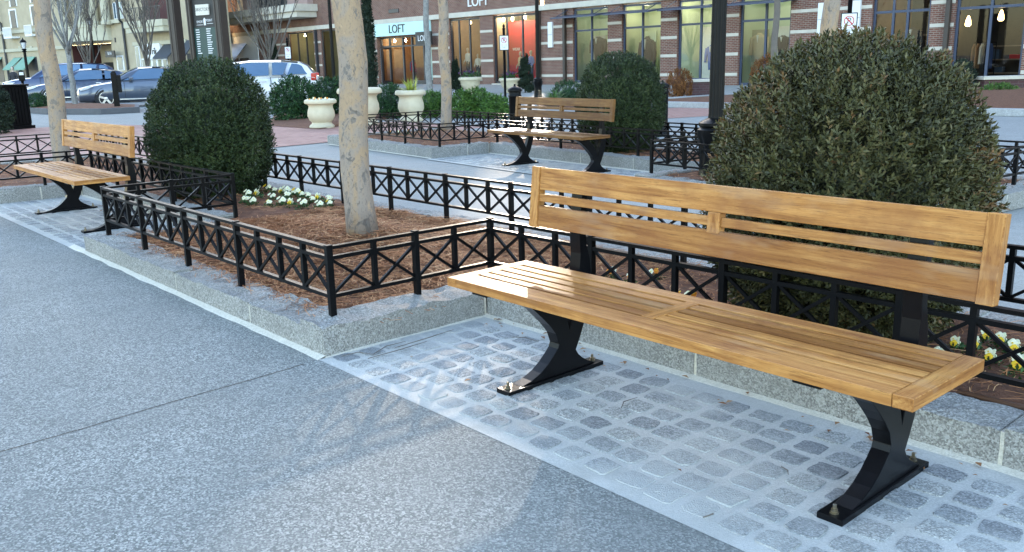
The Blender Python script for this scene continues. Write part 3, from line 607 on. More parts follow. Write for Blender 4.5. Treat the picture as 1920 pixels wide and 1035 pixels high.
# leaf litter, twigs, pipe
out = []; tt = []
for i in range(150):
    x, y = random.choice([(random.uniform(-4, 2.6), random.uniform(-.1, 2)), (random.uniform(-.6, 2.4), random.gauss(.66, .05)), (random.uniform(-6.8, -4.2), random.gauss(.6, .08))])
    if -.67 < x and y < .74 or -7.2 < x < -4.05 and y < .74: z = .012
    elif y < 0 or y < .97 and x > -.9: continue
    else: z = zm_near(x, y)+.02
    a = random.uniform(0, 6.28); l = random.uniform(.008, .02) if z < .05 else random.uniform(.015, .035); c, s = math.cos(a), math.sin(a)
    out.append([(x-c*l, y-s*l, z), (x+s*l*.5, y-c*l*.5, z+l*.3), (x+c*l, y+s*l, z+l*.15), (x-s*l*.5, y+c*l*.5, z+l*.35)]); tt.append(random.random())
np_mesh('leaf_litter', np.array(out), 4, 'dryleaf', np.array(tt), 'stuff')
tw = MB()
for (x0, y0), (x1, y1) in (((690, 672), (800, 640)), ((740, 652), (850, 618)), ((700, 664), (760, 640)), ((640, 668), (700, 664)), ((960, 632), (1010, 640)), ((1165, 765), (1195, 745)), ((1318, 970), (1334, 962)), ((1465, 875), (1478, 890))):
    a, b = at(x0, y0, .013), at(x1, y1, .013); m = (a+b)/2+np.array([random.uniform(-.02, .02), random.uniform(-.02, .02), .006]); tw.tube([a, m, b], [.0018, .0022, .001], 5)
tag(tw.build('fallen_twigs', 'twig'), kind='stuff')
pp = MB(); pp.tube([(1.55, .985, .125), (1.9, .975, .128), (2.4, .97, .122), (3.2, .98, .125)], .011, 8)
tag(pp.build('irrigation_pipe', 'rust', smooth=True), 'rusty brown pipe lying on the mulch behind the right end of the front bench', 'pipe')
# ------------------------------------------------------------------ trees
def branch(mb, p, d, l, r, lev, rs, up_=.15, n=5, spread=.6, minr=.004):
    pts = [p]; q = p.copy(); dd = d.copy(); k = 4
    for i in range(k):
        dd = (dd+Vector((rs.uniform(-1, 1), rs.uniform(-1, 1), rs.uniform(-.5, 1)))*.11+Vector((0, 0, up_*.3))).normalized(); q = q+dd*l/k; pts.append(q.copy())
    mb.tube(pts, [max(minr, r*(1-.13*i)) for i in range(k+1)], 6 if r > .02 else 4, 0, .5)
    if lev <= 0: return
    for i in range(n):
        f = .35+.65*(i+1)/n; j = min(k, max(1, round(f*k))); ax = Vector((rs.uniform(-1, 1), rs.uniform(-1, 1), rs.uniform(-.2, 1)))
        nd_ = (dd+ax.normalized()*spread).normalized(); branch(mb, pts[j], nd_, l*rs.uniform(.5, .72), r*.52, lev-1, rs, up_, n, spread, minr)
def tree(name, label, x, y, z, r0, h, mat, seed, group, limbs=6, ll=1.6, lev=2, spread=.55, first=.85, lean=(0, 0), elev=1.0, rt_=.82, n=5, minr=.005):
    rs = random.Random(seed); t = thing(name, label, 'tree', (x, y, z), 0, group); b = MB(); k = 16
    pts = [Vector((lean[0]*i/k+.012*math.sin(i*1.3+seed), lean[1]*i/k+.012*math.cos(i*1.1+seed), h*i/k-.05)) for i in range(k+1)]
    rad = [r0*(1+.16*math.exp(-i*1.6))*(1-(1-rt_)*i/k) for i in range(k+1)]
    b.tube(pts, rad, 28, 0, .5, wob=.05); b.build('trunk', mat, t, smooth=True)
    c = MB()
    for i in range(limbs):
        a = 2.4*i+seed; zz = h*(first+(1-first)*i/max(1, limbs-1)); j = pts[min(k, int(zz/h*k))]
        branch(c, j.copy(), Vector((math.cos(a), math.sin(a), elev*rs.uniform(.8, 1.3))).normalized(), ll*rs.uniform(.8, 1.2), r0*.42, lev, rs, .2, n, spread, minr)
    c.build('crown', mat if r0 > .075 else 'twig', t, smooth=True); return t
G_SY = 'mottled sycamore trees in the planters'
tree('sycamore_tree', 'mottled tan sycamore trunk rising from pine straw in the near planter', -2.23, 1.0, .2, .094, 3.6, 'sycamore', 1, G_SY)
tree('sycamore_tree', 'mottled sycamore trunk at far left behind the left bench', -8.82, 1.02, .15, .098, 3.6, 'sycamore', 2, G_SY)
tree('sycamore_tree', 'mottled orange tan sycamore in the far planter, left of the dark brown bench', *gd(834, 14.4), .2, .088, 3.5, 'sycamore', 3, G_SY)
tree('sycamore_tree', 'grey mottled sycamore trunk showing above the big olive bush', *gd(1553, 9.9), .2, .098, 3.8, 'sycamore', 4, G_SY)
G_B = 'bare winter street trees'
tree('bare_tree', 'slim bare tree with pale grey trunk beside the yellow green urn plant', *gd(803, 29.5), 0, .105, 4.4, 'greybark', 5, G_B, 7, 1.6, 2, elev=2)
tree('bare_tree', 'slim bare tree with upright branches in the kerbed island before the cars', *gd(133, 30), .15, .095, 2.2, 'greybark', 6, G_B, 9, 1.9, 3, .42, .75, elev=2.2, minr=.006, n=3)
tree('bare_tree', 'bare vase shaped tree in front of the beige facade, left of the directory sign', *gd(277, 43), 0, .10, 2.3, 'twig', 7, G_B, 11, 2.5, 3, .35, .6, elev=2.4, minr=.009, n=3)
tree('bare_tree', 'fine twiggy bare tree before the dark garage opening', *gd(168, 50), 0, .09, 2.2, 'twig', 8, G_B, 10, 2.3, 3, .42, .6, elev=2.2, minr=.010, n=3)
tree('bare_tree', 'spreading bare tree right of the directory sign, behind the white car', *gd(506, 42), 0, .10, 2.0, 'twig', 9, G_B, 12, 2.2, 3, .4, .6, elev=2.0, minr=.009, n=3)
tree('bare_tree', 'bare street tree with twigs overhanging the right shop windows', *gd(1452, 18.5), .1, .07, 4.2, 'twig', 10, G_B, 6, 1.3, 3, .6, .7, elev=.3, minr=.004, n=4)
# ------------------------------------------------------------------ shrubs
def shrub(label, px, depth, w, top, mat, seed, leaf=.03, n=900, name='shrub', per=7, z0=0, cat='shrub', **kw):
    x, y = gd(px, depth); h = top-z0
    o = foliage(name, n, (w/2, w/2*.9, h*.56), h*.46, leaf, mat, seed, per, kw.pop('lump', .16), -.8, core=kw.pop('core', .62), **kw); o.location = (x, y, z0); tag(o, label, cat); return o
shrub('dark green leafy shrub left of the small urn, in front of the white car', 548, 21.5, 1.08, .92, 'leaf_hedge', 21, .075, 900, jit=.9, per=8)
shrub('dark green shrub behind the small urn, left of the mottled trunk', 613, 22.5, .8, .9, 'leaf_hedge', 22, .075, 600, jit=.9)
shrub('dark green shrub between the two taller urns', 727, 21.5, .62, .72, 'leaf_hedge', 23, .07, 500, jit=.9)
shrub('bright green low shrub right of the yucca urn', 803, 21.5, .62, .5, 'leaf_bright', 24, .07, 400, jit=.9)
shrub('bright green low shrub just left of the far planter trunk', 826, 22.0, .4, .48, 'leaf_bright', 28, .07, 300, jit=.9)
shrub('bright green low shrub right of the far planter trunk', 866, 21, .62, .50, 'leaf_bright', 25, .075, 400, jit=.9)
shrub('bright green rounded shrub in the middle of the row by the bollard', 893, 21, .62, .56, 'leaf_bright', 26, .075, 420, jit=.9)
shrub('bright green sprawling shrub nearest the left bollard', 926, 20.5, .55, .42, 'leaf_bright', 27, .075, 350, jit=.9)
shrub('rusty orange rounded conifer beside the low brick wall', 1275, 27.5, .72, .90, 'leaf_orange', 31, .055, 700, 'conifer', 6, 0, 'conifer', lump=.1, upw=.8)
shrub('rusty orange conifer behind the left shoulder of the big olive bush', 1441, 25.5, .92, 1.22, 'leaf_orange', 32, .055, 900, 'conifer', 6, 0, 'conifer', lump=.1, upw=.8)
shrub('dark round shrub below the rightmost shop window', 1808, 24.5, .66, .98, 'leaf_dark', 33, .05, 600, upw=.6)
shrub('low green juniper in front of the right hand brick wall', 1880, 21.5, .85, .42, 'leaf_bright', 34, .05, 700, jit=.9, upw=.7)
shrub('low dark tuft shrub on the parking island mulch', 64, 29.5, .52, .52, 'leaf_hedge', 35, .06, 300, z0=.14)
shrub('wide low green shrub beside the spiral topiary and meter post', 1065, 26, .9, .62, 'leaf_hedge', 36, .06, 500, jit=.9)
# ornamental grass: arching blades
def blades(name, label, x, y, z, n, length, wid, mat, cat, seed, droop=.9, parent=None, el=(.5, 1.4)):
    rs = random.Random(seed); m = MB()
    for i in range(n):
        a = rs.uniform(0, 6.28); e = rs.uniform(*el); l = length*rs.uniform(.6, 1.1); p = Vector((rs.gauss(0, .03), rs.gauss(0, .03), 0)); L = []; Rr = []; k = 5; sd = Vector((-math.sin(a), math.cos(a), 0))
        for j in range(k+1):
            w = wid*(1-(j/k)**2)*.5+.0006; L.append(p-sd*w); Rr.append(p+sd*w); p = p+Vector((math.cos(a)*math.cos(e), math.sin(a)*math.cos(e), math.sin(e)))*l/k; e -= droop/k*rs.uniform(.4, 1.2)
        m.add(L+Rr, [(j, j+1, k+2+j, k+1+j) for j in range(k)])
    o = m.build(name, mat, parent)
    o.location = (x, y, z)
    return tag(o, label, cat) if label else o
blades('ornamental_grass', 'clump of arching green grass between the topiary and the far bush', *gd(1038, 25), 0, 260, .75, .016, 'leaf_bright', 'grass clump', 5, 1.5)
# evergreen columns and spiral topiaries
def conifer(name, label, px, depth, r, h, mat, seed, z0=0, spiral=False):
    x, y = gd(px, depth); t = thing(name, label, 'topiary' if spiral else 'conifer', (x, y, z0)); rg = np.random.default_rng(seed); n = 2600
    if spiral:
        s = rg.random(n); ang = s*6.28*3.2+rg.normal(size=n)*.75; rr = r*(1-.75*s); P = np.stack([np.cos(ang)*rr, np.sin(ang)*rr, .1*h+s*h*.9+rg.normal(size=n)*.05*h], 1)*np.array([1, 1, 1]); rad = rg.uniform(.5, 1.05, n)[:, None]; P[:, :2] *= rad
    else:
        s = rg.random(n)**1.2; ang = rg.uniform(0, 6.28, n); rr = r*np.clip(1.15*(1-s)**.45, 0, 1)*(1+.18*np.sin(ang*3+s*21)); P = np.stack([np.cos(ang)*rr, np.sin(ang)*rr, s*h+.1], 1); P[:, :2] *= rg.uniform(.6, 1.05, n)[:, None]
    out = P.copy(); out[:, 2] = .0; ax = unit(unit(out)+np.array([0, 0, .9])+rg.normal(size=(n, 3))*.3); k = 4; N = n*k
    q = leaf_quads(np.repeat(P, k, 0), np.repeat(ax, k, 0), rg.uniform(.06, .13, N)*(.6 if spiral else 1.2), rg.uniform(.02, .045, N), rg.uniform(.1, .8, N), rg.uniform(0, 6.28, N))
    o = np_mesh('foliage', q, 4, mat, np.clip(.5+.3*rg.normal(size=N), 0, 1)); o.parent = t
    c = MB()
    if spiral:
        pts = [(math.cos(6.28*3.2*s)*r*.5*(1-.75*s), math.sin(6.28*3.2*s)*r*.5*(1-.75*s), .1*h+s*h*.88) for s in np.linspace(0, 1, 50)]; c.tube(pts, [r*.42*(1-.6*i/49) for i in range(50)], 8); c.tube([(0, 0, -.05), (0, 0, h*.9)], .03, 6); c.build('stem', 'leaf_dark', t)
    else: c.lathe([(r*.25, -.05), (r*.8, .15), (r*.82, h*.4), (r*.5, h*.75), (.02, h)], 12); c.build('inner_foliage', mat, t)
    return t
conifer('columnar_cypress', 'tall dark columnar evergreen beside the mottled trunk, left of the shop door', 694, 40, .26, 5.2, 'leaf_dark', 41)
conifer('columnar_cypress', 'dark narrow evergreen standing behind the spreading bare tree', 514, 46, .25, 2.6, 'leaf_dark', 42)
conifer('spiral_topiary', 'spiral clipped topiary before the red shop display', 984, 38, .42, 1.45, 'leaf_dark', 43, 0, True)
conifer('spiral_topiary', 'spiral clipped topiary behind the far planter trunk', 853, 38, .30, 1.35, 'leaf_dark', 44, 0, True)
# ------------------------------------------------------------------ urns and pots
def urn(label, px, depth, dia, h, plant):
    x, y = gd(px, depth); t = thing('stone_urn', label, 'planter', (x, y, 0), 0, 'cream stone urns by the brick paving'); r = dia/2; m = MB()
    m.lathe([(r*.74, 0), (r*.78, h*.05), (r*.74, h*.10), (r*.62, h*.15), (r*.60, h*.20), (r*.74, h*.28), (r*.84, h*.42), (r*.83, h*.56), (r*.76, h*.68), (r*.74, h*.76), (r*.80, h*.82), (r*.98, h*.86), (r, h*.91), (r*.97, h*.97), (r*.88, h), (r*.80, h*.985), (r*.76, h*.93)], 40); m.build('bowl', 'terra', t, smooth=True, sharp=50)
    s = MB(); s.lathe([(.01, h*.925), (r*.77, h*.93)], 24); s.build('soil', 'soil', t); return t
u1 = urn('short cream stone urn with orange pansies, nearest on the brick paving', 596, 18.6, .68, .60, 0)
u2 = urn('widest cream stone urn half hidden by the mottled sycamore trunk', 671, 19.2, .98, .80, 1)
u3 = urn('cream stone urn holding the spiky yellow green yucca', 767, 20.2, .71, .70, 2)
yx, yy = gd(767, 20.2)
blades('yucca', 'spiky yellow green yucca growing in the cream urn', yx, yy, .64, 90, .40, .034, 'leaf_yucca', 'plant', 9, .45, None, (.25, 1.45))
ux, uy = gd(596, 18.6)
for i in range(9):
    a = i*2.4; put([3, 3, 4][i % 3], ux+.035*math.sqrt(i)*2.4*math.cos(a), uy+.035*math.sqrt(i)*2.4*math.sin(a), .55, 'pansy plant growing in the short cream urn')
def bowl(label, px, depth, dia, h):
    x, y = gd(px, depth); t = thing('stone_bowl_planter', label, 'planter', (x, y, 0)); r = dia/2; m = MB()
    m.lathe([(r*.45, 0), (r*.5, h*.1), (r*.42, h*.2), (r*.62, h*.35), (r*.8, h*.55), (r*.82, h*.75), (r, h*.85), (r, h*.95), (r*.9, h)], 28); m.build('bowl', 'terra', t, smooth=True, sharp=50)
    g = thing('purple_flowers', 'purple flowers in the '+label.split(' before')[0], 'flower', (x, y, h)); rg = np.random.default_rng(px); n = 160; P = np.stack([rg.normal(size=n)*r*.35, rg.normal(size=n)*r*.35, rg.random(n)*.16], 1)
    o = np_mesh('leaves', leaf_quads(P, unit(rg.normal(size=(n, 3))+np.array([0, 0, 1.])), rg.uniform(.08, .16, n), rg.uniform(.04, .08, n), rg.uniform(.2, 1, n), rg.uniform(0, 6, n)), 4, 'leaf_pansy', rg.random(n)); o.parent = g
    k = 50; P = np.stack([rg.normal(size=k)*r*.35, rg.normal(size=k)*r*.35, .12+rg.random(k)*.1], 1); o = np_mesh('blossoms', leaf_quads(P, unit(rg.normal(size=(k, 3))+np.array([0, 0, 1.])), np.full(k, .09), np.full(k, .08), rg.uniform(.2, 1, k), rg.uniform(0, 6, k)), 4, 'petal_p', rg.random(k)); o.parent = g
bowl('low stone bowl of purple flowers before the mannequin window', 880, 38, 1.05, .70)
bowl('low stone bowl behind the no parking sign before the red display', 955, 38, .95, .62)
# ------------------------------------------------------------------ bollards, lamps, meters
def bollard(label, px, depth):
    x, y = gd(px, depth); t = thing('bollard', label, 'bollard', (x, y, 0), 0, 'black cast iron bollards'); m = MB()
    m.lathe([(.125, 0), (.125, .06), (.105, .09), (.098, .12), (.098, .70), (.108, .72), (.108, .735), (.10, .75), (.10, .79)], 40, flute=lambda k, z: .965 if (.12 <= z <= .70 and k % 4 == 0) else 1); m.build('shaft', 'iron', t, smooth=True, sharp=40)
    c = MB(); c.lathe([(.104, .79), (.116, .80), (.118, .825), (.112, .84), (.08, .862), (.035, .882), (.016, .89), (.018, .905), (.012, .918), (.002, .922)], 28); c.build('cap', 'iron', t, smooth=True, sharp=40)
bollard('black bollard behind the left end of the dark brown bench', 964, 14.3)
bollard('black bollard between the far bush and the fluted lamp post', 1243, 14.6)
def lamp(label, x, y, H=4.2, r=.07, base=.62, rb=.15, lantern=True, flutes=12):
    t = thing('lamp_post', label, 'street lamp', (x, y, 0), 0, 'black cast iron lamp posts'); m = MB(); n = flutes*4
    m.lathe([(rb*1.05, 0), (rb*1.05, base*.08), (rb*.95, base*.12), (rb*.86, base*.3), (rb*.80, base*.55), (rb*.86, base*.66), (rb*1.02, base*.78), (rb*1.06, base*.86), (rb*.9, base*.9)], n, flute=lambda k, z: 1+.05*math.cos(k*2*math.pi/n*8)*(1 if base*.15 < z < base*.8 else 0)); m.build('base', 'iron', t, smooth=True, sharp=35)
    c = MB(); c.lathe([(rb*.9, base*.9), (rb*1.0, base*.92), (rb*1.0, base*.96), (rb*.72, base), (r*1.15, base*1.03)], 36); c.build('collar', 'iron', t, smooth=True, sharp=35)
    s = MB(); s.lathe([(r*1.08, base*1.03), (r, base*1.1), (r*.86, H)], n, flute=lambda k, z: .88 if k % 4 == 0 else (.93 if k % 4 in (1, 3) else 1)); s.build('shaft', 'iron', t, smooth=True, sharp=25)
    h = MB(); h.lathe([(r*1.3, H), (r*1.5, H+.05), (r*.9, H+.1), (r*1.7, H+.15), (.11, H+.2)], 16); h.lathe([(.20, H+.56), (.14, H+.68), (.04, H+.76), (.015, H+.84)], 16)
    for k in range(4):
        a = k*math.pi/2+.4; h.bar((.11*math.cos(a), .11*math.sin(a), H+.2), (.19*math.cos(a), .19*math.sin(a), H+.56), .012, .012)
    h.build('lantern_frame', 'iron', t); g = MB(); g.lathe([(.095, H+.205), (.172, H+.555)], 16); g.build('lantern_glass', 'lens', t); return t
lp = FS(4.78, .05); lamp('thick fluted black lamp post with ornate base left of the big olive bush', *gd(1346, 8.6), 4.3, .073, .66, .168, flutes=14)
lamp('slim black lamp post just left of the mottled near trunk', *gd(625, 33), 4.4, .065, .75, .14)
lamp('slim black lamp post between the red display and the wall light', *gd(1008, 30.5), 4.4, .068, .72, .15)
lamp('black lamp post with lantern before the mint awning', *gd(52, 54), 2.55, .09, .6, .16)
lamp('black lamp post behind the cars before the dark garage opening', *gd(180, 52), 3.6, .07, .6, .14)
def postbox():
    x, y = gd(212, 28.2); t = thing('pay_post', 'square black pay post with side box in front of the slate blue car', 'post', (x, y, 0), math.atan2(CAM[1]-y, CAM[0]-x)+math.pi/2); m = MB(); m.box(-.085, .085, -.085, .085, 0, 1.22); m.prism([(-.085, 1.221), (.085, 1.221), (.03, 1.28), (-.03, 1.28)], -.085, .085, 'y'); m.build('post', 'iron', t, bevel=.008)
    b = MB(); b.box(.0855, .20, -.12, .06, .62, 1.16); b.build('box', 'iron', t, bevel=.01)
postbox()
x, y = gd(40, 36); t = thing('parking_meter', 'black parking meter on a pole before the dark car bonnets', 'parking meter', (x, y, 0), math.atan2(CAM[1]-y, CAM[0]-x)+math.pi/2)
m = MB(); m.lathe([(.14, 0), (.14, .05), (.06, .08), (.05, .95), (.09, 1.0)], 14); m.build('pole', 'iron', t, smooth=True, sharp=40)
m = MB(); m.box(-.12, .12, -.08, .08, 1.0, 1.22); m.prism([(-.12, 1.221), (.12, 1.221), (.10, 1.36), (.04, 1.42), (-.04, 1.42), (-.10, 1.36)], -.08, .08, 'y'); m.build('head', 'iron', t, bevel=.01)
m = MB(); m.box(-.08, .08, -.085, -.0805, 1.22, 1.34); m.build('display', 'lens', t)
# litter bin / planter box at the left edge
x, y = gd(2, 20.7); t = thing('litter_bin', 'square black slatted bin at the left photo edge', 'bin', (x, y, 0), R(20)); m = MB(); m.box(-.35, .35, -.35, .35, .08, .98); m.box(-.40, .40, -.40, .40, 0, .079); m.box(-.39, .39, -.39, .39, .981, 1.03)
m.build('body', 'iron', t, bevel=.01); m = MB()
for k in range(9):
    for s in (0, 1):
        a = -.32+k*.08; m.box(a-.028, a+.028, -.365, -.3505, .12, .95) if s == 0 else m.box(.3505, .365, a-.028, a+.028, .12, .95)
m.build('slats', 'iron', t)
shrub('dark evergreen shrub at the left photo edge, in front of the black bin', -34, 19.2, .9, 1.05, 'leaf_dark', 51, .06, 1500, core=.45)
# traffic signs
def nopark(label, px, depth, ztop, w=.30, h=.44, hp=2.4, ghost=False):
    x, y = gd(px, depth); t = thing('no_parking_sign', label, 'traffic sign', (x, y, 0), math.atan2(CAM[1]-y, CAM[0]-x)+math.pi/2, 'no parking signs on black posts')
    m = MB(); m.lathe([(.09, 0), (.09, .06), (.045, .1), (.045, hp), (.06, hp+.02), (.06, hp+.05), (.03, hp+.07), (.05, hp+.12), (.03, hp+.17), (.005, hp+.19)], 14); m.build('post', 'iron', t, smooth=True, sharp=40)
    m = MB(); z0 = ztop-h; m.box(-w/2-.02, w/2+.02, -.075, -.046, z0-.02, ztop+.02); m.build('frame', 'iron', t, bevel=.008); m = MB(); m.box(-w/2, w/2, -.082, -.0755, z0, ztop); pl = m.build('sign_face', 'white', t, bevel=.003)
    cx, cz, r = 0, ztop-.15*w/.3, .105*w/.3; ring = MB(); n = 28
    for k in range(n):
        a0, a1 = 6.283*k/n, 6.283*(k+1)/n; ring.add([(cx+q*math.cos(a), -.0838, cz+q*math.sin(a)) for a, q in ((a0, r), (a1, r), (a1, r*.84), (a0, r*.84))], [(0, 1, 2, 3)], 0)
    ring.add([(cx-r*.66-.01, -.0842, cz+r*.60), (cx-r*.58, -.0842, cz+r*.68+.01), (cx+r*.66+.01, -.0842, cz-r*.60), (cx+r*.58, -.0842, cz-r*.68-.01)], [(0, 1, 2, 3)]); ring.build('prohibition_ring', 'inkred', pl)
    text('letter', 'P', r*1.6, 'signblack', pl, facing((0, -.0831, cz)), .0004); text('lettering', 'FIRE LANE', w*.165, 'inkred', pl, facing((0, -.0831, ztop-h*.66)), .0004)
    text('small_lettering', 'TOW-AWAY\nZONE', w*.10, 'signblack', pl, facing((0, -.0831, ztop-h*.83)), .0004)
nopark('white no parking sign on black post above the big olive bush', 1588, 19.5, 2.12)
nopark('white no parking sign on black post before the red shop display', 946, 30.5, 2.15, .28, .46, 2.35)
nopark('small distant no parking sign near the pale shop windows, behind the white car', 542, 37, 2.1, .22, .46, 2.3)
# ------------------------------------------------------------------ island, flower bed mounds
def mound(name, poly, z0, h, mat):
    c = np.mean(np.array(poly), 0); m = MB(); rings = 5; n = len(poly)*6; P = []
    for i in range(n):
        f = i/6; a = poly[int(f) % len(poly)]; b = poly[(int(f)+1) % len(poly)]; q = f-int(f); P.append((a[0]*(1-q)+b[0]*q, a[1]*(1-q)+b[1]*q))
    vs = []
    for r in range(rings+1):
        s = 1-r/rings
        for p_ in P:
            x, y = c[0]+(p_[0]-c[0])*s, c[1]+(p_[1]-c[1])*s; vs.append((x, y, z0+h*(1-s**2)+(.02*mnoise.noise(Vector((x*2, y*2, 0))) if r else 0)))
    m.add(vs, [(r*n+k, r*n+(k+1) % n, (r+1)*n+(k+1) % n, (r+1)*n+k) for r in range(rings) for k in range(n)]); return tag(m.build(name, mat, smooth=True), kind='structure')
poly = [tuple(at(*q)[:2]) for q in ((497, 236), (600, 243), (720, 224), (800, 214), (960, 214), (960, 202), (760, 205), (520, 212))]
mound('mulch_bed', poly, .01, .12, 'mulch')
ip = [tuple(at(*q)[:2]) for q in ((44, 211), (88, 214.5), (190, 214.5), (262, 211), (262, 205), (150, 201), (60, 203))]
m = MB(); m.prism(ip, 0, .17, 'z'); tag(m.build('island_kerb', 'kerb_dark'), kind='structure')
c = np.mean(np.array(ip), 0); mound('mulch_bed', [tuple(c+(np.array(q)-c)*.93) for q in ip], .172, .06, 'mulch')
m = MB(); m.box(-14.2, 8, 17.1, 17.3, 0, .15); m.box(-14.4, -14.2, 17.1, 25, 0, .15); tag(m.build('kerb', 'kerb_conc', bevel=.02), kind='structure')
mound('mulch_bed', [(-14.15, 17.35), (8, 17.35), (8, 26), (-14.15, 26)], .12, .25, 'mulch')
poly = [tuple(gd(*q)) for q in ((1010, 24), (1100, 24), (1120, 30), (1000, 30))]; mound('mulch_bed', poly, .01, .1, 'mulch')
def lowwall(label, px0, px1, depth, ztop):
    a, b = gd(px0, depth), gd(px1, depth); L = math.dist(a, b); t = thing('planter_wall', label, 'wall', (a[0], a[1], 0), math.atan2(b[1]-a[1], b[0]-a[0])); m = MB(); m.box(0, L, 0, .5, 0, ztop-.09); m.build('wall', 'brick_dark', t); m = MB(); m.box(-.06, L+.06, -.06, .56, ztop-.089, ztop); m.build('cap', 'stone', t, bevel=.01)
lowwall('low dark brick wall with stone cap beside the rusty conifer', 1293, 1341, 28.6, .60)
lowwall('low dark brick wall with stone cap at the right photo edge', 1852, 1960, 24, .60)
# ------------------------------------------------------------------ cars
def car(label, px_front, px_axle, depth, ang, L, H, kind, paintm):
    """nose at the column px_front; ang: heading of the nose"""
    x, y = gd(px_front, depth); t = thing('parked_car', label, 'car', (x, y, 0), ang)      # local +x points to the tail
    W = .9 if H < 1.6 else .95
    if kind == 'sedan': low = [(0, .28, .58, .60), (.06, .22, .70, .74), (.5, .20, .80, .84), (1.0, .20, .88, .88), (1.45, .20, .93, .9), (2.4, .2, .95, .9), (3.4, .2, .97, .9), (4.0, .22, 1.02, .88), (4.5, .26, 1.03, .84), (4.74, .34, 1.0, .78), (4.8, .42, .92, .70)]; gh = [(1.12, .88, .80), (1.75, 1.24, .70), (2.15, 1.40, .64), (2.6, H, .62), (3.1, H-.02, .61), (3.5, H-.10, .60), (3.9, 1.22, .60), (4.3, 1.02, .66)]; ax = (.92, 3.70); wr = .33
    elif kind == 'suv': low = [(0, .35, .72, .66), (.08, .28, .90, .8), (.6, .26, 1.02, .9), (1.2, .26, 1.08, .95), (2.5, .26, 1.12, .96), (3.8, .26, 1.16, .96), (4.6, .3, 1.16, .92), (4.85, .4, 1.1, .85)]; gh = [(1.15, 1.04, .84), (1.6, 1.36, .76), (2.05, 1.62, .72), (2.6, H, .70), (3.6, H, .70), (4.3, H-.06, .68), (4.65, 1.45, .72), (4.82, 1.14, .78)]; ax = (.95, 3.75); wr = .37
    else: low = [(0, .3, .62, .6), (.06, .24, .78, .74), (.5, .2, .92, .84), (.9, .2, .98, .85), (2.0, .2, 1.0, .86), (3.2, .2, 1.03, .86), (3.8, .24, 1.04, .82), (4.05, .34, 1.0, .76), (4.1, .42, .9, .7)]; gh = [(.55, .92, .78), (1.1, 1.24, .70), (1.6, 1.45, .64), (2.1, H, .62), (3.0, H-.01, .60), (3.5, H-.06, .58), (3.78, 1.30, .60), (4.0, 1.0, .68)]; ax = (.78, 3.28); wr = .30
    sc = L/low[-1][0]
    b = MB(); rings = []
    for (xx, zb, zt, w) in low:
        rings.append([(xx*sc, s*a*w, zb+(zt-zb)*q) for s, a, q in ((-1, .0, 0), (-1, .86, 0), (-1, .97, .14), (-1, 1.0, .45), (-1, .985, .72), (-1, .93, .95), (-1, .80, 1.0), (-1, .0, 1.03), (1, .80, 1.0), (1, .93, .95), (1, .985, .72), (1, 1.0, .45), (1, .97, .14), (1, .86, 0))])
    n = len(rings[0]); b.add([p_ for r_ in rings for p_ in r_], [(i*n+k, i*n+(k+1) % n, (i+1)*n+(k+1) % n, (i+1)*n+k) for i in range(len(rings)-1) for k in range(n)]+[tuple(range(n)), tuple((len(rings)-1)*n+k for k in range(n))])
    body = b.build('body', paintm, t, smooth=True, sharp=50)
    g = MB(); rr = []; belt = lambda xx: float(np.interp(xx, [q[0] for q in low], [q[2] for q in low]))
    for (xx, zr, w) in gh:
        zb = belt(xx)-.06; wb = W*.90; rr.append([(xx*sc, s*a, z) for s, a, z in ((-1, wb, zb), (-1, w*.55+wb*.45, zb+(zr-zb)*.5), (-1, w, max(zb, zr-.05)), (-1, w*.82, zr), (1, 0, zr+.012), (1, w*.82, zr), (1, w, max(zb, zr-.05)), (1, w*.55+wb*.45, zb+(zr-zb)*.5), (1, wb, zb))])
    n = len(rr[0]); fs = []; mi = []
    for i in range(len(rr)-1):
        for k in range(n-1): g.add([rr[i][k], rr[i][k+1], rr[i+1][k+1], rr[i+1][k]], [(0, 1, 2, 3)], 0)
    me = g.build('cabin', paintm, t, smooth=False); bm = bmesh.new(); bm.from_mesh(me.data); bmesh.ops.remove_doubles(bm, verts=bm.verts, dist=.001); bm.to_mesh(me.data); bm.free(); me.data.polygons.foreach_set('use_smooth', [True]*len(me.data.polygons))
    # glass: side windows and screens set 8 mm proud of the cabin
    def lerp(a, c, f): return tuple(a[i]*(1-f)+c[i]*f for i in range(3))
    def sidept(xx, f, s):
        xs = [q[0] for q in gh]; zr = float(np.interp(xx, xs, [q[1] for q in gh])); w = float(np.interp(xx, xs, [q[2] for q in gh])); zb = belt(xx); wb = W*.90; z1 = zr-.07
        a = wb*(1-f)+w*f if f > .5 else wb*(1-f)+w*f; return (xx*sc, s*(a+.012), zb+.02+(z1-zb-.02)*f)
    xs0, xs1 = gh[0][0], gh[-1][0]; mid = (gh[2][0]+gh[-2][0])/2
    for s in (-1, 1):
        for (a0, a1, t0, t1) in ((xs0+.42, mid-.05, gh[2][0]-.02, mid-.05), (mid+.05, xs1-.62 if kind == 'sedan' else xs1-.95, mid+.05, gh[-3][0]-.12 if kind == 'sedan' else gh[-3][0]-.30))+(((xs1-.82, xs1-.22, gh[-3][0]-.18, gh[-3][0]+.12),) if kind != 'sedan' else ()):
            w_ = MB(); k = 6; lo = [sidept(a0+(a1-a0)*i/k, .03, s) for i in range(k+1)]; hi = [sidept(t0+(t1-t0)*i/k, 1.0, s) for i in range(k+1)]; md = [sidept((a0+t0)/2+((a1+t1)/2-(a0+t0)/2)*i/k, .5, s) for i in range(k+1)]
            w_.add(lo+md+hi, [(r_*(k+1)+i, r_*(k+1)+i+1, (r_+1)*(k+1)+i+1, (r_+1)*(k+1)+i) for r_ in range(2) for i in range(k)]); w_.build('side_window', 'carglass', t, smooth=True)
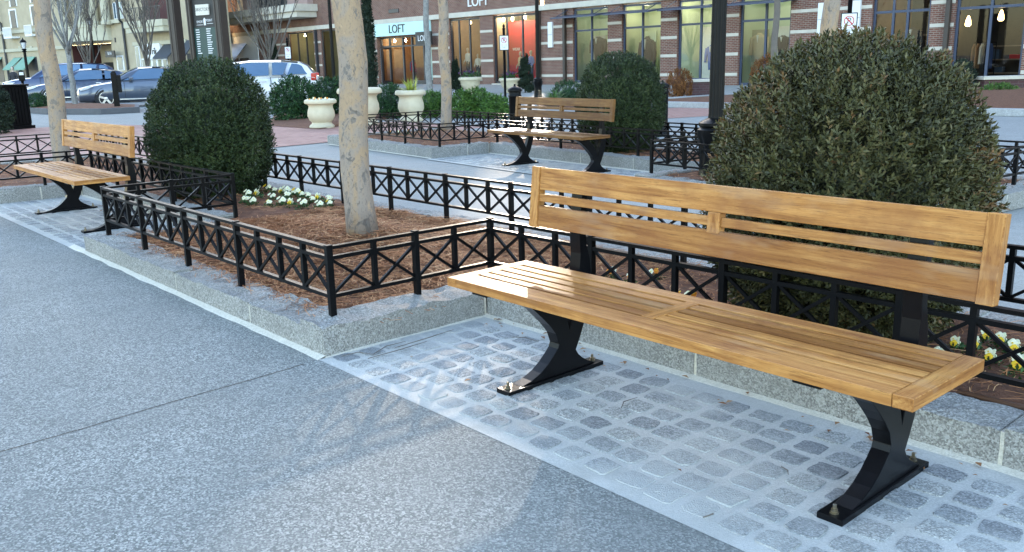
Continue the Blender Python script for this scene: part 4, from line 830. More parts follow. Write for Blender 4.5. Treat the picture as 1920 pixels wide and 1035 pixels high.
    def screen(nm, A, B, f0, f1):
        w_ = MB(); rows = []
        for f in np.linspace(f0, f1, 5):
            xx = A[0]*(1-f)+B[0]*f; zr = float(np.interp(xx, [q[0] for q in gh], [q[1] for q in gh])); w = float(np.interp(xx, [q[0] for q in gh], [q[2] for q in gh]))
            rows.append([(xx*sc+(-.012 if nm == 'windscreen' else .012), w*.80*q, zr+.02+.01*(1-q*q)) for q in np.linspace(-1, 1, 7)])
        w_.add([p_ for r_ in rows for p_ in r_], [(i*7+k, i*7+k+1, (i+1)*7+k+1, (i+1)*7+k) for i in range(4) for k in range(6)]); w_.build(nm, 'carglass', t, smooth=True)
    screen('windscreen', gh[0], gh[2], .12, .97); screen('rear_screen', gh[-2] if kind == 'sedan' else gh[-3], gh[-1], .1, .9)
    # wheels
    for xx in ax:
        for s in (-1, 1):
            yv = s*(W*.86); tr = Matrix.Translation((xx*sc, yv, wr)) @ Matrix.Rotation(R(-90)*s, 4, 'X')
            ar = MB(); ar.lathe([(wr*1.17, -.10), (wr*1.17, .072), (wr*1.02, .074)], 32); ar.v = [tuple(tr @ Vector(p_)) for p_ in ar.v]; ar.build('wheel_arch', 'rubber', t, smooth=True, sharp=40)
            ty = MB(); ty.lathe([(wr*.72, -.1), (wr*.96, -.1), (wr, -.06), (wr, .06), (wr*.97, .085), (wr*.74, .09), (wr*.70, .05)], 32); ty.v = [tuple(tr @ Vector(p_)) for p_ in ty.v]; wh = ty.build('wheel', 'rubber', t, smooth=True, sharp=40)
            rm = MB(); rm.lathe([(wr*.74, .05), (wr*.745, .088), (wr*.68, .088), (wr*.66, .05)], 32); rm.lathe([(wr*.17, .04), (wr*.17, .086), (wr*.1, .09)], 16)
            for k in range(5):
                a = k*1.2566+.3; rm.bar((wr*.1*math.cos(a), wr*.1*math.sin(a), .07), (wr*.71*math.cos(a), wr*.71*math.sin(a), .072), wr*.22, .02, upv=(0, 0, 1))
            rm.v = [tuple(tr @ Vector(p_)) for p_ in rm.v]; rm.build('rim', 'alloy', wh, smooth=True, sharp=30)
    for s in (-1, 1):
        q = MB(); wv = low[1][3]; q.prism([(.12, .62), (.36, .68), (.56, .77), (.44, .79), (.18, .72), (.10, .67)] if kind == 'sedan' else [(.10, .72), (.45, .80), (.6, .9), (.16, .9)], s*(wv-.06), s*(wv+.045), 'y'); q.v = [(p_[0]*sc, p_[1]+s*.03*(p_[0] > .3), p_[2]) for p_ in q.v]; q.build('headlight', 'lens', t, bevel=.02)
        q = MB(); z0 = low[-3][2]; q.box(L-.22, L-.06, s*low[-3][3]*.82, s*low[-3][3]*.965, z0-.17, z0-.03 if kind == 'sedan' else z0+.05); q.build('tail_light', 'tail', t, bevel=.03)
        q = MB(); mx = (gh[0][0]+.62)*sc; q.box(mx, mx+.14, s*W*.93, s*(W+.16), belt(1.5)+.02, belt(1.5)+.14); q.build('mirror', paintm, t, bevel=.03)
        for hx in (mid-.22, mid+.85):
            q = MB(); q.box(hx*sc-.1, hx*sc+.1, s*W*.965, s*(W*1.0+.035), belt(hx)-.14, belt(hx)-.105); q.build('door_handle', 'alloy' if kind == 'sedan' else paintm, t, bevel=.01)
        for dx in ((gh[0][0]+.45), mid, xs1-.62):
            q = MB(); q.box(dx*sc-.006, dx*sc+.006, s*W*.93, s*(W*.998+.004), .36, belt(dx)-.02); q.build('door_seam', 'rubber', t)
        q = MB(); q.box((ax[0]+wr+.12)*sc, (ax[1]-wr-.12)*sc, s*W*.93, s*(W*.995+.012), .27, .31); q.build('sill_trim', 'alloy', t)
    return t
va = math.atan2(.956, .25)
car('slate blue sedan parked behind the round bush, alloy wheel showing', 139, 178, 32.2, R(75), 4.8, 1.42, 'sedan', 'p_grey')
car('dark blue sedan parked just beyond the slate blue one, low bonnet', 44, 80, 36.5, R(72), 4.75, 1.42, 'sedan', 'p_blue')
car('dark navy tall estate car parked behind the two sedans', 2, 60, 41.5, R(72), 5.0, 1.72, 'suv', 'p_navy')
car('white hatchback with red tail light behind the shrubs and urn', 343, 400, 27.3, R(57), 4.1, 1.50, 'hatch', 'p_white')
# small person far left
def figure(label, name, cat, x, y, z, H, rz, top, bottom, skin='skin', hair=None, arm=0.1, parts=True):
    t = thing(name, label, cat, (x, y, z), rz); s = H/1.8; b = MB()
    def ell(rows, mi=0): # rows (z, cx, cy, rx, ry)
        n = 14; vs = [(cx*s+rx*s*math.cos(6.283*k/n), cy*s+ry*s*math.sin(6.283*k/n), z_*s) for (z_, cx, cy, rx, ry) in rows for k in range(n)]
        return vs, [(i*n+k, i*n+(k+1) % n, (i+1)*n+(k+1) % n, (i+1)*n+k) for i in range(len(rows)-1) for k in range(n)]+[tuple(range(n-1, -1, -1)), tuple((len(rows)-1)*n+k for k in range(n))]
    b.add(*ell([(.86, 0, 0, .15, .10), (1.0, 0, 0, .155, .11), (1.12, 0, 0, .13, .095), (1.28, 0, -.005, .155, .105), (1.42, 0, 0, .17, .09), (1.47, 0, 0, .12, .07), (1.50, 0, 0, .055, .055), (1.57, 0, -.01, .05, .052), (1.60, 0, -.02, .062, .075), (1.66, 0, -.02, .073, .09), (1.73, 0, -.01, .075, .092), (1.79, 0, 0, .055, .065), (1.81, 0, 0, .02, .02)]))
    for sd in (-1, 1):
        b.add(*ell([(.0, sd*.09, -.05, .04, .10), (.05, sd*.09, -.02, .042, .08), (.10, sd*.09, .02, .04, .045), (.30, sd*.09, .02, .055, .06), (.48, sd*.088, 0, .052, .055), (.70, sd*.085, 0, .075, .08), (.90, sd*.08, 0, .085, .09)]))
        b.tube([Vector(p_)*s for p_ in ((sd*.165, 0, 1.42), (sd*.21, 0, 1.30), (sd*.235, .02, 1.12), (sd*.235, -.05-arm, .92), (sd*.225, -.08-arm, .80))], [.05*s, .048*s, .042*s, .032*s, .028*s], 10)
    b.add(*ell([(1.655, 0, -.105, .012, .015), (1.675, 0, -.112, .014, .016), (1.70, 0, -.1, .008, .01)]))
    b.build('body', skin, t, smooth=True); c = MB()
    c.add(*ell([(.82 if top[1] else .95, 0, 0, .175, .125), (1.0, 0, 0, .17, .125), (1.12, 0, 0, .15, .11), (1.28, 0, -.005, .175, .12), (1.42, 0, 0, .185, .103), (1.475, 0, 0, .13, .08), (1.49, 0, 0, .065, .065)]))
    for sd in (-1, 1): c.tube([Vector(p_)*s for p_ in ((sd*.15, 0, 1.43), (sd*.212, 0, 1.30), (sd*.238, .02, 1.12), (sd*.238, -.05-arm, .92))], [.062*s, .062*s, .055*s, .045*s], 10)
    c.build('top', top[0], t, smooth=True); c = MB()
    for sd in (-1, 1): c.add(*ell([(.06, sd*.09, .02, .06, .065), (.30, sd*.09, .02, .068, .073), (.48, sd*.088, 0, .067, .07), (.70, sd*.085, 0, .085, .092), (.98, sd*.065, 0, .10, .118)]))
    c.build('trousers', bottom, t, smooth=True)
    if hair: c = MB(); c.add(*ell([(1.62, 0, .03, .07, .07), (1.70, 0, .015, .082, .09), (1.77, 0, .01, .075, .085), (1.815, 0, 0, .04, .045)])); c.build('hair', hair, t, smooth=True)
    return t
figure('small distant person in dark clothes left of the parking meter', 'person', 'person', *gd(25, 52), 0, 1.7, R(40), ('suit', 1), 'denim', 'skin', 'twig')
# ------------------------------------------------------------------ brick shop building (facade on the plane y=34)
FY = 34.0
def bthing(name, label, x=0, y=FY): return thing(name, label, 'building', (x, y, 0))
shop = bthing('brick_shop_building', 'long red brown brick shop building with pale stone bands and display windows', -38)
OX = -38
def P_(mb, name, mat, parent=shop, **k): return mb.build(name, mat, parent, off=(OX, FY, 0), **k)
ZC0, ZC1 = 4.08, 4.38; ZB = -.02
# openings: x0,x1,z0,z1
OPEN = [(-65.2, -60.95, .25, 4.02), (-59.85, -55.2, .1, 4.02), (-52.1, -45.7, -.01, 3.22), (-43.75, -40.7, .35, 4.02), (-39.5, -35.7, .05, 4.02), (-32.75, -30.2, .1, 4.02), (-29.2, -26.65, .1, 4.02), (-25.6, -23.0, .2, 4.02), (-22.05, -19.42, -.02, 4.02), (-15.7, -13.35, -.01, 4.02), (-12.4, -9.9, .02, 4.02), (-9.0, -6.4, .02, 4.02)]
w = MB(); xs = [-78.0]
for (a, b, z0, z1) in OPEN:
    P_(MB().box(xs[-1], a, FY, FY+.35, ZB-.2, ZC0, 0), 'wall_pier', 'brick')
    if z0 > .02: P_(MB().box(a, b, FY, FY+.35, ZB-.2, z0, 0), 'wall_apron', 'brick')
    if z1 < 4: P_(MB().box(a, b, FY, FY+.35, z1, ZC0, 0), 'wall_lintel', 'brick')
    xs.append(b)
P_(MB().box(-6.4, 12, FY, FY+.35, ZB-.2, ZC0, 0), 'wall_pier', 'brick')
# upper storeys above view; slot between them added to let sun patches through
sd = Vector((-.719, .695)); up_ = MB(); gx = -35.25; gw = .205
dx = lambda x, y: x+sd.x/sd.y*(y-FY)
up_.prism([(-78, FY), (gx-gw, FY), (dx(gx-gw, FY+9), FY+9), (-78, FY+9)], ZC1, 21, 'z'); up_.prism([(gx+gw, FY), (14, FY), (14, FY+9), (dx(gx+gw, FY+9), FY+9)], ZC1, 21, 'z'); P_(up_, 'slotted_upper_storey', 'brick')
c = MB(); c.box(-78.05, 12, FY-.14, FY+.3, ZC0, ZC1-.001); P_(c, 'cornice', 'stone', bevel=.02)
# stone bands on the piers
for z in (3.15, 2.29, 1.42, .50):
    prev = -78.0; segs = [(-68.5, -65.22), (-6.38, 6)]
    for (a, b, z0, z1) in OPEN:
        if a-prev < 8 and prev > -77: segs.append((prev+.02, a-.02))
        prev = b
    for (a, b) in segs: P_(MB().box(a, b, FY-.025, FY+.02, z-.07, z+.07), 'stone_band', 'stone')
for (a, b, z0, z1) in OPEN:
    if z0 > -.005: P_(MB().box(a-.1, b+.1, FY-.12, FY+.3, z0-.13, z0+.005), 'window_sill', 'stone')
def sh(x, d): return x-d*(2.69-x)/36.03     # where a thing d metres behind the glass line stands
def window(i, mulls, trans, mat='navyframe', fw_=.10, rec=.12):
    a, b, z0, z1 = OPEN[i]; y = FY+rec; z0 += .01; f = MB()
    f.box(a, a+fw_, y, y+.1, z0, z1); f.box(b-fw_, b, y, y+.1, z0, z1); f.box(a+fw_, b-fw_, y+.002, y+.098, z0, z0+.12); f.box(a+fw_, b-fw_, y+.002, y+.098, z1-fw_, z1)
    for m in mulls: f.box(a+(b-a)*m-.05, a+(b-a)*m+.05, y+.004, y+.096, z0+.12, z1-fw_)
    for z in trans: f.box(a+fw_, b-fw_, y+.006, y+.094, z-.05, z+.05)
    o = P_(f, 'window', mat); g = MB(); g.quad((a+.02, y+.05, z0), (b-.02, y+.05, z0), (b-.02, y+.05, z1), (a+.02, y+.05, z1)); P_(g, 'pane', 'glass', o)
def room(i, back, depth=2.6, side=None, floor='floor', ceil='white', pad=.4):
    a, b, z0, z1 = OPEN[i]; m = MB(); y0, y1 = FY+.352, FY+.352+depth; a -= pad; b += pad; z1 = 4.05; zf = max(z0-.02, 0)
    m.quad((a, y1, zf), (b, y1, zf), (b, y1, z1), (a, y1, z1), 0); m.quad((a, y0, zf), (a, y1, zf), (a, y1, z1), (a, y0, z1), 1); m.quad((b, y0, zf), (b, y1, zf), (b, y1, z1), (b, y0, z1), 1)
    m.quad((a, y0, zf), (b, y0, zf), (b, y1, zf), (a, y1, zf), 2); m.quad((a, y0, z1), (b, y0, z1), (b, y1, z1), (a, y1, z1), 3); P_(m, 'shop_interior', [back, side or back, floor, ceil])
def lamp_in(x, z, depth, e, col=(1, .86, .55), bulbs=1):
    l = bpy.data.lights.new('shop_lamp', 'POINT'); l.energy = e*(.12 if col[1] < .75 else .2); l.color = col; l.shadow_soft_size = .12; o = bpy.data.objects.new('shop_lamp', l); COL.objects.link(o); o.location = (x, FY+depth, z); o.parent = None
window(0, (.36, .68), (), 'bronze'); window(1, (.5,), (), 'bronze'); window(3, (.27, .62), (), 'bronze'); window(4, (.30, .66), (), 'bronze', .13)
for i in (5, 6, 7, 8): window(i, (.5,), (2.87,))
window(9, (.35, .6), (2.9,)); window(10, (.5,), (2.87,)); window(11, (.5,), (2.87,))
room(0, 'olive'); room(1, 'olive'); room(2, 'warmwall', 5, None, 'floor', 'clothwhite'); room(3, 'warmwall', 4, None, 'floor', 'clothtan'); room(4, 'olive', 2.2)
for i in (5, 6, 7, 8): room(i, 'paleg', 2.0, pad=.2, floor='clothwhite')
room(9, 'darkroom', 4, 'warmwall'); room(10, 'darkroom', 5); room(11, 'darkroom', 5)
SHOPL = []
for (x, z, d, e, col) in ((-63, 3.7, 1.3, 26, (1, .85, .5)), (-57.5, 3.7, 1.4, 26, (1, .85, .5)), (-50.6, 2.9, 2.2, 30, (1, .66, .34)), (-47.5, 2.9, 3.6, 26, (1, .66, .34)), (-42.2, 3.6, 2, 30, (1, .72, .42)), (-38.8, 3.7, 1.2, 16, (1, .85, .65)), (-36.6, 3.7, 1.2, 24, (1, .85, .7)), (-31.5, 3.6, 1.2, 18, (.95, .98, .75)), (-28.4, 3.75, 1.0, 34, (1, .94, .62)), (-24.9, 3.75, 1.0, 36, (1, .94, .62)), (-20.7, 3.75, 1.1, 24, (.95, 1, .75)), (-14.0, 3.4, 2.4, 18, (1, .62, .3))): SHOPL.append((x, z, d, e, col))
for a in SHOPL: lamp_in(*a)
# visible bulbs
for (x, z, d) in ((-64.4, 3.75, .7), (-62.2, 3.8, .7), (-43.2, 3.75, .5), (-41.6, 3.8, .5), (-38.5, 3.8, .5), (-37.7, 3.8, .5), (-36.6, 3.85, .5), (-49.9, 2.95, .8), (-48.6, 2.95, .8)):
    x = sh(x, .36+d); m = MB(); m.lathe([(.005, -.1), (.055, -.06), (.065, 0), (.045, .06), (.03, .09)], 12, (x, FY+.36+d, z)); m.tube([(x, FY+.36+d, z+.09), (x, FY+.36+d, 4.04)], .012, 5, 1); P_(m, 'ceiling_bulb', ['bulb', 'black'], smooth=True)
for (x, z) in ((-11.9, 2.45), (-10.75, 2.6)):
    x = sh(x, 1.2); m = MB(); m.lathe([(.06, -.22), (.11, -.16), (.09, 0), (.05, .12), (.03, .18)], 14, (x, FY+1.2, z)); m.tube([(x, FY+1.2, z+.18), (x, FY+1.2, 4.04)], .012, 5, 1); P_(m, 'pendant_lamp', [emit('lit_pendant', (1, .62, .25), 2.5), 'black'], smooth=True)
# display panels and shelving inside
m = MB(); m.box(sh(-38.2, 1.5), sh(-35.3, 1.5), FY+1.5, FY+1.6, .1, 3.7); P_(m, 'display_panel', 'red'); text('lettering', 'WEAR', .24, 'white', shop, facing((sh(-37.4, 1.5)-OX, 1.49, 2.05)), .003)
m = MB(); m.box(sh(-31.3, 1.4), sh(-30.3, 1.4), FY+1.35, FY+1.45, .1, 2.6); P_(m, 'display_panel', 'stone'); m = MB(); m.box(sh(-27.75, 1.4), sh(-26.9, 1.4), FY+1.35, FY+1.45, .1, 2.7); P_(m, 'display_panel', 'paleg')
m = MB(); m.box(sh(-24.1, 1.3), sh(-23.0, 1.3), FY+1.3, FY+1.4, .1, 2.75); P_(m, 'display_panel', 'clothwhite'); m = MB(); m.box(sh(-21.4, 1.4), sh(-20.5, 1.4), FY+1.35, FY+1.45, .1, 2.5); P_(m, 'display_panel', 'olive'); m = MB(); m.box(sh(-20.0, 1.3), sh(-19.3, 1.3), FY+1.3, FY+1.4, .1, 2.6); P_(m, 'display_panel', 'clothwhite')
rs = random.Random(5); goods = ['clothwhite', 'clothtan', 'suit', 'red', 'clothblue', 'denim', 'warmwall']
for (x0, x1, y, zt) in ((-51.8, -46, 4.6, 2.4), (-43.9, -40.5, 3.6, 2.6), (-15.6, -13.4, 3.4, 2.4), (-12.4, -9.9, 4.4, 2.0)):
    x0, x1 = sh(x0, y), sh(x1, y); m = MB(); z = .35
    while z < zt: m.box(x0, x1, FY+y, FY+y+.4, z, z+.05, 0); z += .55
    P_(m, 'shelf', 'floor')
    for j in range(10 if x0 < -16 else 7):
        m = MB(); x = rs.uniform(x0+.2, x1-.4); z = .405+.55*rs.randint(0, int((zt-.4)/.55)-1); m.box(x, x+rs.uniform(.15, .45), FY+y+.02, FY+y+.3, z, z+rs.uniform(.12, .4)); P_(m, 'goods', goods[rs.randint(0, 6)], bevel=.02)
for (xa, y, n_) in ((-51.4, 1.9, 7), (-49.0, 3.2, 9), (-43.2, 2.4, 8), (-15.4, 2.0, 7), (-12.2, 3.0, 8)):
    m = MB(); x0 = sh(xa, y); m.bar((x0, FY+y, 1.62), (x0+1.5, FY+y, 1.62), .03, .03)
    for q in (0, 1.5): m.bar((x0+q, FY+y, .05), (x0+q, FY+y, 1.62), .03, .03, upv=(0, 1, 0))
    P_(m, 'clothes_rail', 'black')
    for i in range(n_):
        m = MB(); xq = x0+.12+1.3*i/n_; zl = rs.uniform(.55, .95); m.prism([(FY+y-.22, zl), (FY+y+.22, zl), (FY+y+.2, 1.42), (FY+y+.05, 1.58), (FY+y-.05, 1.58), (FY+y-.2, 1.42)], xq, xq+.07, 'x'); P_(m, 'hanging_garment', goods[rs.randint(0, 6)], bevel=.015)
# shop entrance with pale aqua fascia
m = MB(); m.box(-52.2, -45.65, FY-.16, FY-.002, 3.24, 4.075); P_(m, 'fascia', 'aqua', bevel=.01)
text('fascia_lettering', 'LOFT', .78, 'signblack', shop, facing((-49.35-OX, -.17, 3.66)), .02, sx=1.05)
d = MB(); y = FY+.3
for x in (-52.05, -51.0, -49.4, -48.35, -47.0, -45.75): d.box(x-.07, x+.07, y, y+.12, 0, 3.2)
d.box(-52.05, -45.75, y+.005, y+.115, 3.1, 3.2); d.box(-52.05, -45.75, y+.006, y+.114, 2.5, 2.6); d.box(-52.05, -51, y+.007, y+.113, .0, .2); d.box(-48.3, -45.8, y+.007, y+.113, 0, .25); fr_ = P_(d, 'door_frame', 'bronze')
g = MB(); g.quad((-52, y+.06, .02), (-49.5, y+.06, .02), (-49.5, y+.06, 3.1), (-52, y+.06, 3.1)); g.quad((-48.3, y+.06, .25), (-45.8, y+.06, .25), (-45.8, y+.06, 3.1), (-48.3, y+.06, 3.1)); P_(g, 'pane', 'glass', fr_)
dr = MB(); Td = Matrix.Translation((-50.93, y-.02, 0)) @ Matrix.Rotation(R(-62), 4, 'Z')
for (a, b, z0, z1) in ((0, .1, .02, 2.48), (1.3, 1.4, .02, 2.48), (.1, 1.3, .02, .25), (.1, 1.3, 2.36, 2.48)): dr.box(a, b, -.03, .03, z0, z1, 0, .5, Td)
dr.box(1.18, 1.22, -.09, -.05, .9, 1.5, 0, .5, Td); P_(dr, 'door', 'bronze')
m = MB(); m.box(-47.9, -47.0, FY+1.2, FY+1.25, .1, 2.4); P_(m, 'display_panel', 'aqua')
m = MB(); m.box(-46.6, -44.9, FY-.62, FY-.5, 2.55, 3.35); m.bar((-45.7, FY-.56, 3.4), (-45.7, FY, 3.4), .05, .05); bs = P_(m, 'hanging_sign', 'signblack'); text('sign_lettering', 'LOFT', .5, 'white', shop, facing((-45.75-OX, -.625, 2.93)), .004)
text('upper_lettering', 'LOFT', .85, 'white', shop, facing((-40.8-OX, -.02, 4.93)), .03)
# wall lights, downspouts, flat awnings, vent
for x in (-34.45, -17.9, -16.35, -67.6):
    m = MB(); m.box(x-.17, x+.17, FY-.12, FY-.002, 2.05, 3.42) if x > -40 else m.box(x-.25, x+.25, FY-.12, FY-.002, 1.6, 3.1); m.box(x-.18, x+.18, FY-.13, FY-.121, 2.72, 2.75, 1); P_(m, 'wall_light', ['white', 'metalgrey'], bevel=.01)
for x in (-33.3, -12.62, -60.4, -35.35):
    m = MB(); m.box(x-.08, x+.08, FY-.20, FY-.03, 0, 4.07); P_(m, 'downspout', 'brownpost' if x > -36 else 'bronze')
for (a, b) in ((-33.6, -29.95), (-29.75, -26.4), (-26.2, -22.6), (-22.4, -19.0)):
    m = MB(); m.prism([(FY-1.15, 3.50), (FY-1.15, 3.57), (FY-.03, 3.72), (FY-.03, 3.64)], a+.25, b-.1, 'x')
    for x in (a+.5, b-.4): m.bar((x, FY-1.0, 3.58), (x, FY-.02, 4.0), .03, .03)
    P_(m, 'flat_awning', 'navyframe')
m = MB(); m.box(-50.4, -49.2, FY-.05, FY-.002, 4.75, 5.0); P_(m, 'vent', 'bronze')
# projecting balcony slab on the left part, entrance below it, openings above
m = MB(); m.box(-74.2, -60.2, FY-1.7, FY+.2, 5.0, 5.42); m.box(-74.4, -60.0, FY-1.9, FY+.2, 5.421, 5.95); P_(m, 'balcony_slab', 'stone', bevel=.03)
for (a, b) in ((-73.6, -71.6), (-70.2, -63.8)):
    m = MB(); m.box(a, b, FY-.06, FY-.001, 5.96, 8.6); P_(m, 'balcony_door', 'bronze')
for (a, b) in ((-71.6, -70.2), (-63.8, -60.6)):
    m = MB(); m.box(a, b, FY-.5, FY-.002, 5.96, 9); P_(m, 'balcony_pillar', 'pinkish')
m = MB(); m.box(-77.9, -70.4, FY-.10, FY-.001, 0, 4.07); P_(m, 'entrance_panel', 'white'); m = MB(); m.box(-77.4, -72.2, FY-.13, FY-.101, .05, 2.2)
P_(m, 'entrance_door', 'bronze')
for x in (-76.6, -75.3, -74.0):
    m = MB(); m.box(x-.06, x+.06, FY-.17, FY-.131, .05, 2.2); P_(m, 'door_bar', 'white')
m = MB(); m.prism([(FY-1.6, 1.7), (FY-1.6, 1.78), (FY-.11, 3.45), (FY-.11, 3.35)], -76.9, -72.4, 'x'); P_(m, 'solar_awning', 'metalgrey')
m = MB(); m.box(-76.7, -75.0, FY-.4, FY-.3, 3.3, 4.6); P_(m, 'hanging_sign', 'signblack'); text('sign_lettering', 'nail spa', .46, 'white', shop, facing((-75.85-OX, -.41, 3.62)), .004, sx=.8)
m = MB(); m.box(-69.9, -66.2, FY-.05, FY-.001, .4, 1.9); P_(m, 'window', 'maroon')
# mannequins and display suits
def mann(label, x, H, top, bottom, d=.75, z=.38, group=None): figure(label, 'mannequin', 'mannequin', sh(x, .36+d), FY+.36+d, z, H, rs.uniform(-.4, .4), (top, 0), bottom)
mann('mannequin in white top and dark trousers in the window behind the far trunk', -41.95, 1.8, 'clothwhite', 'suit', .8, .45)
mann('mannequin in white shirt under dark jacket, right in the warm lit window', -40.98, 1.5, 'clothwhite', 'suit', .6, .35)
mann('mannequin in cream cardigan and jeans before the red display', -37.05, 1.78, 'clothtan', 'denim', .6, .12)
mann('mannequin in blue sweater and jeans at the right of the red display', -36.15, 1.82, 'clothblue', 'denim', .6, .12)
mann('mannequin in pale dress in the narrow shop window left of the near trunk', -58.9, 1.9, 'clothtan', 'clothwhite', .6, .1)
def suit(label, x, z0, z1, wd, mat, d=.9):
    t = thing('display_suit', label, 'suit', (sh(x, .36+d), FY+.36+d, z0)); h = z1-z0; m = MB(); n = 16; rows = [(0, .30, .13), (.35*h, .34, .14), (.6*h, .40, .15), (.80*h, .50, .16), (.90*h, .46, .14), (.95*h, .2, .1), (h, .12, .08)]
    m.lathe([(r_*wd, z_) for z_, r_, q_ in rows], n, (0, 0, 0), sy=.38); m.build('jacket', mat, t, smooth=True)
    for s in (-1, 1): m = MB(); m.tube([(s*.46*wd, 0, .86*h), (s*.56*wd, 0, .6*h), (s*.55*wd, -.05, .3*h)], [.13*wd, .12*wd, .09*wd], 10); m.build('sleeve', mat, t, smooth=True)
    m = MB(); m.prism([(-.07*wd, .93*h), (.07*wd, .93*h), (0, .70*h)], -.17*wd-.06, -.15*wd-.02, 'y'); m.build('shirt_front', 'clothwhite', t)
    m = MB(); m.tube([(0, .02, -z0+.12 if z0 > .3 else -.0), (0, .02, .1)], .03, 6); m.build('stand', 'black', t)
suit('grey suit jacket on a stand, above the far round bush', -30.85, 1.3, 2.55, .95, 'suit'); suit('long dark suit on a stand, in the window right of the far bush', -27.5, .2, 2.45, .9, 'suit')
suit('brown jacket on a stand, in the window right of the fluted lamp post', -20.95, .9, 2.35, .8, 'clothtan'); suit('black coat on a stand at the window edge, right of the fluted lamp post', -19.75, 1.2, 2.2, .7, 'suit')
suit('dark suit inside the brown lit shop entrance, right of the parking sign', -14.0, .9, 2.3, .7, 'suit'); suit('blue shirt on a stand beside the fluted lamp post window', -23.55, .7, 1.9, .6, 'clothblue')
# ------------------------------------------------------------------ beige building on the left
A = np.array(gd(430, 70)); B = np.array(gd(-40, 98)); bl = math.dist(A, B); brz = math.atan2(A[1]-B[1], A[0]-B[0])
bg = thing('beige_building', 'beige stucco building on the left with balconies, mint awnings and dark garage opening', 'building', (B[0], B[1], 0), brz)
ex = np.array([math.cos(brz), math.sin(brz)]); ey = np.array([-ex[1], ex[0]])
def bf(px, py):                                # photo pixel -> (u,z) on the beige facade
    d = ray(px*480/1911, py*480/1911); n3 = np.array([ey[0], ey[1], 0]); o3 = np.array([B[0], B[1], 0]); t_ = ((o3-CAM)@n3)/(d@n3); p = CAM+d*t_; return float((p[:2]-B)@ex), float(p[2])
def rect(name, mat, x0, y0, x1, y1, d0=.25, d1=.0, parent=bg, bevel=0):
    """rectangle between two photo points of the enlarged crop; d0 stands proud towards the street"""
    (u0, z1), (u1, z0) = bf(x0, y0), bf(x1, y1); m = MB(); m.box(min(u0, u1), max(u0, u1), -d0, d1, max(0, min(z0, z1)), max(z0, z1)); return m.build(name, mat, parent, bevel=bevel)
m = MB(); ug0, ug1 = bf(512, 400)[0], bf(838, 400)[0]; zg = bf(660, 330)[1]
m.box(-60, ug0, 0, .4, 0, 21); m.box(ug1, bl, 0, .4, 0, 21); m.box(ug0, ug1, 0, .4, zg, 21); vd = A-CAM[:2]; vd = vd/np.linalg.norm(vd)*9; vx, vy = float(vd@ex), float(vd@ey); m.prism([(bl-.4, .401), (bl, .401), (bl+vx, vy), (bl+vx-.5, vy)], 0, 21, 'z'); m.build('wall', 'beige', bg); MB().prism([(-60, .4), (bl, .4), (bl+vx, vy), (-60, vy)], 20.5, 20.99, 'z').build('roof', 'slate', bg)
m = MB(); m.quad((ug0, 7, 0), (ug1, 7, 0), (ug1, 7, zg), (ug0, 7, zg)); m.quad((ug0, .4, 0), (ug0, 7, 0), (ug0, 7, zg), (ug0, .4, zg)); m.quad((ug1, .4, 0), (ug1, 7, 0), (ug1, 7, zg), (ug1, .4, zg)); m.quad((ug0, .4, zg-.01), (ug1, .4, zg-.01), (ug1, 7, zg-.01), (ug0, 7, zg-.01)); m.build('garage_opening', 'maroon', bg)
rect('garage_panel', 'beige', 515, 340, 700, 520, -3, 3.2); rect('garage_shutter', 'signblack', 552, 470, 640, 520, -2.9, 2.99); rect('garage_sign', 'white', 730, 425, 775, 485, -2.0, 2.1); rect('garage_window', 'bronze', 735, 365, 830, 425, -2.6, 2.7)
# mouldings
for (x0, y0, x1, y1, d) in ((-160, 392, 512, 368, .18), (-160, 262, 512, 240, .22), (815, 165, 912, 130, .35), (1000, 330, 1395, 318, .15), (40, 0, 70, -40, .1)):
    a, b = bf(x0, y0), bf(x1, y1); m = MB(); m.box(min(a[0], b[0]), max(a[0], b[0]), -d, -.002, a[1]-.16, a[1]+.16); m.build('moulding', 'cream', bg, bevel=.03)
# curved balcony bay over the garage
u0, u1 = bf(495, 300)[0], bf(838, 290)[0]; z0, z1 = bf(660, 312)[1], bf(660, 212)[1]; cu, wu = (u0+u1)/2, (u1-u0)/2
m = MB(); prof = [(cu+wu*math.cos(a), -1.6*math.sin(a)-.002) for a in np.linspace(0, math.pi, 17)]
m.prism(prof, z0, z0+.25*(z1-z0), 'z'); q = [(cu+(p_[0]-cu)*.985, p_[1]*.95) for p_ in prof]; m.prism(q, z0+.25*(z1-z0)+.001, z1-.001, 'z'); m.prism(prof, z1, z1+.14, 'z'); m.build('balcony_bay', 'cream', bg)
for px in (520, 640, 665, 745, 835):
    u = bf(px, 150)[0]; m = MB(); m.lathe([(.5, z1+.15), (.5, z1+.4), (.38, z1+.5), (.36, 12), (.5, 12.3)], 20, (u, -.5, 0)); m.build('column', 'cream', bg, smooth=True, sharp=40)
for (a, b) in ((560, 630), (680, 735), (770, 820)): rect('bay_window', 'bronze', a, -60, b, 190, .05, 0)
# windows with small balconies
for (x0, y0, x1, y1) in ((78, 80, 132, 205), (235, 48, 290, 185), (72, -60, 125, 45), (225, -90, 285, 12)):
    f = rect('window_frame', 'white', x0-14, y0-10, x1+6, y1, .06); rect('window', 'bronze', x0, y0, x1, y1, .10)
for (x0, y0, x1, y1) in ((78, 208, 150, 285), (238, 190, 302, 268)):
    (ua, za), (ub, zb2) = bf(x0, y0), bf(x1, y1); m = MB(); m.box(ua, ub, -.8, -.002, zb2, zb2+.18); m.box(ua, ub, -.82, -.76, za-.08, za)
    k = max(5, int((ub-ua)/.16))
    for i in range(k+1): m.box(ua+(ub-ua)*i/k-.025, ua+(ub-ua)*i/k+.025, -.81, -.77, zb2+.18, za-.08)
    m.build('juliet_balcony', 'white', bg)
for px in (152, 195, 238): rect('medallion', 'cream', px-9, 345, px+9, 363, .1)
